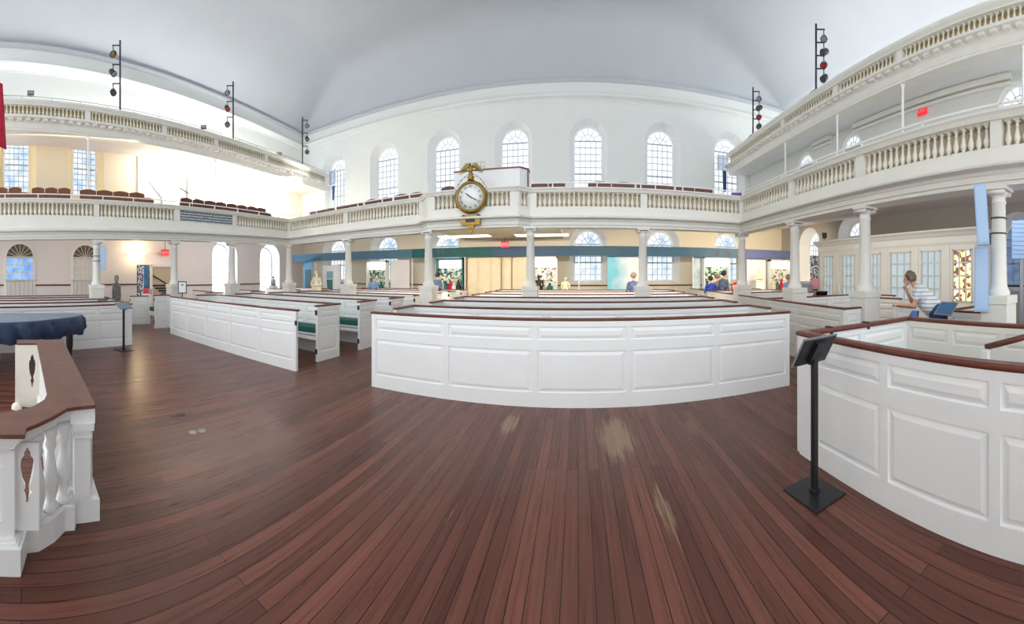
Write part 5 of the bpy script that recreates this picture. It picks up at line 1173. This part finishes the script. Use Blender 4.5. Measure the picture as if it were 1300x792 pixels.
# person bending, seen as a red-shirted back above the pews
x, y = 4.80, 9.80; t = thing('person', 'person bending low in a bright red shirt behind the right rear corner column', 'person', (x, y, 0), .2)
S_ = [((-.16, 0, 1.13), (.16, 0, 1.13), .16, .16, 1), ((-.17, -.08, 1.02), (.17, -.08, 1.0), .13, .13, 1), ((-.08, 0, .95), (.08, 0, .95), .14, .14, 2)]
for s_ in (-1, 1): S_ += [((.1 * s_, 0, .92), (.11 * s_, -.04, .5), .09, .06, 2), ((.11 * s_, -.04, .5), (.1 * s_, .02, .09), .06, .042, 2), ((.1 * s_, .04, .045), (.1 * s_, -.13, .035), .042, .035, 3), ((.24 * s_, -.1, 1.05), (.28 * s_, -.2, .8), .055, .045, 1), ((.28 * s_, -.2, .8), (.2 * s_, -.38, .7), .042, .03, 0)] + hand_segs((.2 * s_, -.38, .7), (-.2 * s_, -.8, -.3), (0, 0, 1))
S_ += [((0, -.18, 1.08), (0, -.28, 1.05), .06, .055, 0)] + head_parts((0, -.36, 1.02), (0, -.7, -.7)); figure('body', S_, [SKIN, REDSH, DENIM, BLACK], t, .013); hair_obj((0, -.36, 1.02), (0, -.7, -.7), HAIRD, t); t.scale = (.92, 1.0, 1.17)

# the woman leaning on the pew rail
wx, wy = PR(1172, 6.35); WST = mat('white_striped_top', (.8, .82, .85), .85); stripes(WST, (.30, .38, .46), (.84, .86, .88), 4.6); WST.node_tree.nodes['Color Ramp'].color_ramp.elements[0].position = .08; WST.node_tree.nodes['Color Ramp'].color_ramp.elements[1].position = .16
tdir = Vector((-math.cos(az(1172)), math.sin(az(1172)), 0))      # towards the left of the picture
t = thing('person', 'grey haired woman in a white striped top leaning on a pew rail', 'person', (wx, wy, .12), math.atan2(tdir.y, tdir.x))
# local frame: +x = where she faces (picture left), y = away from camera..., z up
hip = (-.22, 0, .93); chest = (.06, 0, 1.28); S_ = [((-.26, -.08, .93), (-.26, .08, .93), .175, .175, 2), ((-.22, 0, .97), (-.05, 0, 1.13), .19, .185, 1), ((-.05, 0, 1.13), chest, .185, .155, 1), ((-.1, -.08, 1.05), (-.1, .08, 1.05), .15, .15, 1), ((.06, -.1, 1.30), (.06, .1, 1.30), .105, .105, 1), ((.0, -.08, 1.2), (.0, .08, 1.2), .12, .12, 1), ((.10, 0, 1.36), (.17, 0, 1.43), .055, .05, 0)]
for s_ in (-1, 1):
    S_ += [((-.26, .1 * s_, .9), (-.24, .11 * s_, .5), .10, .068, 2), ((-.24, .11 * s_, .5), (-.30, .11 * s_, .09), .062, .045, 2), ((-.32, .11 * s_, .045), (-.14, .12 * s_, .035), .045, .036, 3)]
for s_, el, wr in ((1, (.16, .20, 1.06), (.42, .10, 1.07)), (-1, (.20, -.20, 1.08), (.30, -.06, 1.30))):
    S_ += [((.07, .17 * s_, 1.32), (.12, .19 * s_, 1.2), .068, .062, 1), ((.12, .19 * s_, 1.2), el, .05, .044, 0), (el, wr, .042, .03, 0)] + hand_segs(wr, Vector(wr) - Vector(el), (0, s_ * .3, 1), 0, 1.0, .7)
hc = (.24, 0, 1.52); fd = (1, 0, -.12); S_ += head_parts(hc, fd, 1.08); figure('body', S_, [SKIN, WST, DENIM, BLACK], t, .010, 2); hair_obj(hc, fd, HAIRG, t, 1.1, .25)
MB().ball((.305, -.06, 1.54), .012, 8, 6).ball((.32, .05, 1.54), .010, 8, 6).build('eyes', HAIRD, t)
x, y = PR(1159, 6.0); t = thing('blue_bag', 'blue striped bag with dark straps hanging below the leaning woman', 'bag', (x, y, .45), .9)
MB().prism([(-.14, 0), (.2, 0), (.12, .55), (-.1, .68)], -.05, .05, 0, Rx(PI / 2)).build('bag_body', mat('mid_blue_cloth', (.10, .24, .55), .8, noise=.4, nscale=9), t, bevel=.015); MB().tube([(-.12, -.06, .66), (.16, -.06, .05)], .018, 6).tube([(-.02, -.06, .64), (.02, -.07, .05)], .012, 6).build('strap', NAVY, t)
struct(MB().box(5.3, 8.4, 2.6, 6.9, 0, .12).build('floor_pew_step', MATS['mahogany_cap']))

# ------------------------------------------------------------------ statues
def statue(px, r, s, label, seated=False, m_=CREAMS, base=.9, zf=0, facedeg=0):
    x, y = PR(px, r); t = thing('statue', label, 'statue', (x, y, zf), math.radians(facedeg), 'cream figures along the rear')
    MB().box(-.3 * s, .3 * s, -.25 * s, .25 * s, 0, base).build('pedestal', WHITE, t)
    S_ = [((-.08 * s, 0, base + .12 * s), (.08 * s, 0, base + .12 * s), .17 * s, .17 * s, 0), ((0, 0, base + .2 * s), (0, 0, base + .45 * s), .16 * s, .13 * s, 0), ((-.13 * s, 0, base + .5 * s), (.13 * s, 0, base + .5 * s), .09 * s, .09 * s, 0), ((0, 0, base + .55 * s), (0, 0, base + .66 * s), .05 * s, .05 * s, 0)]
    for q in (-1, 1): S_ += [((.2 * q * s, 0, base + .5 * s), (.26 * q * s, -.05 * s, base + .25 * s), .06 * s, .05 * s, 0), ((.26 * q * s, -.05 * s, base + .25 * s), (.1 * q * s, -.2 * s, base + .22 * s), .045 * s, .035 * s, 0)] + hand_segs((.1 * q * s, -.2 * s, base + .22 * s), (-q, -.4, 0), (0, 0, 1), 0, s)
    if seated:
        for q in (-1, 1): S_ += [((.1 * q * s, -.05 * s, base + .1 * s), (.12 * q * s, -.4 * s, base + .1 * s), .1 * s, .07 * s, 0)]
    S_ += head_parts((0, -.02 * s, base + .75 * s), (0, -1, 0), s); figure('cast', S_, [m_], t, .014)
statue(402, 15.6, 1.02, 'cream statue in front of the blue board with the tilted stamp', False, base=1.05)
statue(718, 14.3, .66, 'cream seated figure left of the fifth lower window', True, base=1.08)
statue(963, 16.4, .75, 'small cream figurine in front of the plain white panel', False, base=1.4)
statue(347, 19.5, .62, 'small grey figurine by the left corner window', False, GREYM, base=1.15)
statue(684, 14.4, .74, 'small dark figurine right of the centre column', False, HAIRD, base=1.1)

# gallery wall details: right upper gallery doors and cornice
for i, (a, b) in enumerate(((971, 976), (984, 989), (996, 1002))):
    u0, u1 = onX(a, RWU), onX(b, RWU); e = MB().box(RWU - .06, RWU + .02, u1, u0, 4.4, 6.2).build('door_%d' % (i + 2), WALLG); struct(e)
for i, (a, b, z) in enumerate(((1034, 1056, 6.72), (1085, 1285, 6.72))):
    struct(MB().box(RWU - .16, RWU + .02, onX(b, RWU), onX(a, RWU), z, z + .16).box(RWU - .1, RWU + .02, onX(b, RWU), onX(a, RWU), z - .12, z - .04).build('trim_%d' % (11 + i), WHITE2))
for i, px in enumerate((290, 304, 316)):
    pass
for i, (x, y) in enumerate(((-12.75, -.3), (-12.7, .6), (-12.8, 1.4), (-13.0, 3.0))):
    t = thing('downlight', 'small round downlight under the left upper gallery', 'downlight', (x, y, 6.885), 0, 'downlights under the left upper gallery')
    MB().lathe([(.09, .01), (.1, -.01), (.07, -.015)], seg=16).build('trim_ring', WHITE, t); MB().lathe([(.0, -.012), (.07, -.012)], seg=16).build('lens', MATS['lamp_glow'], t)
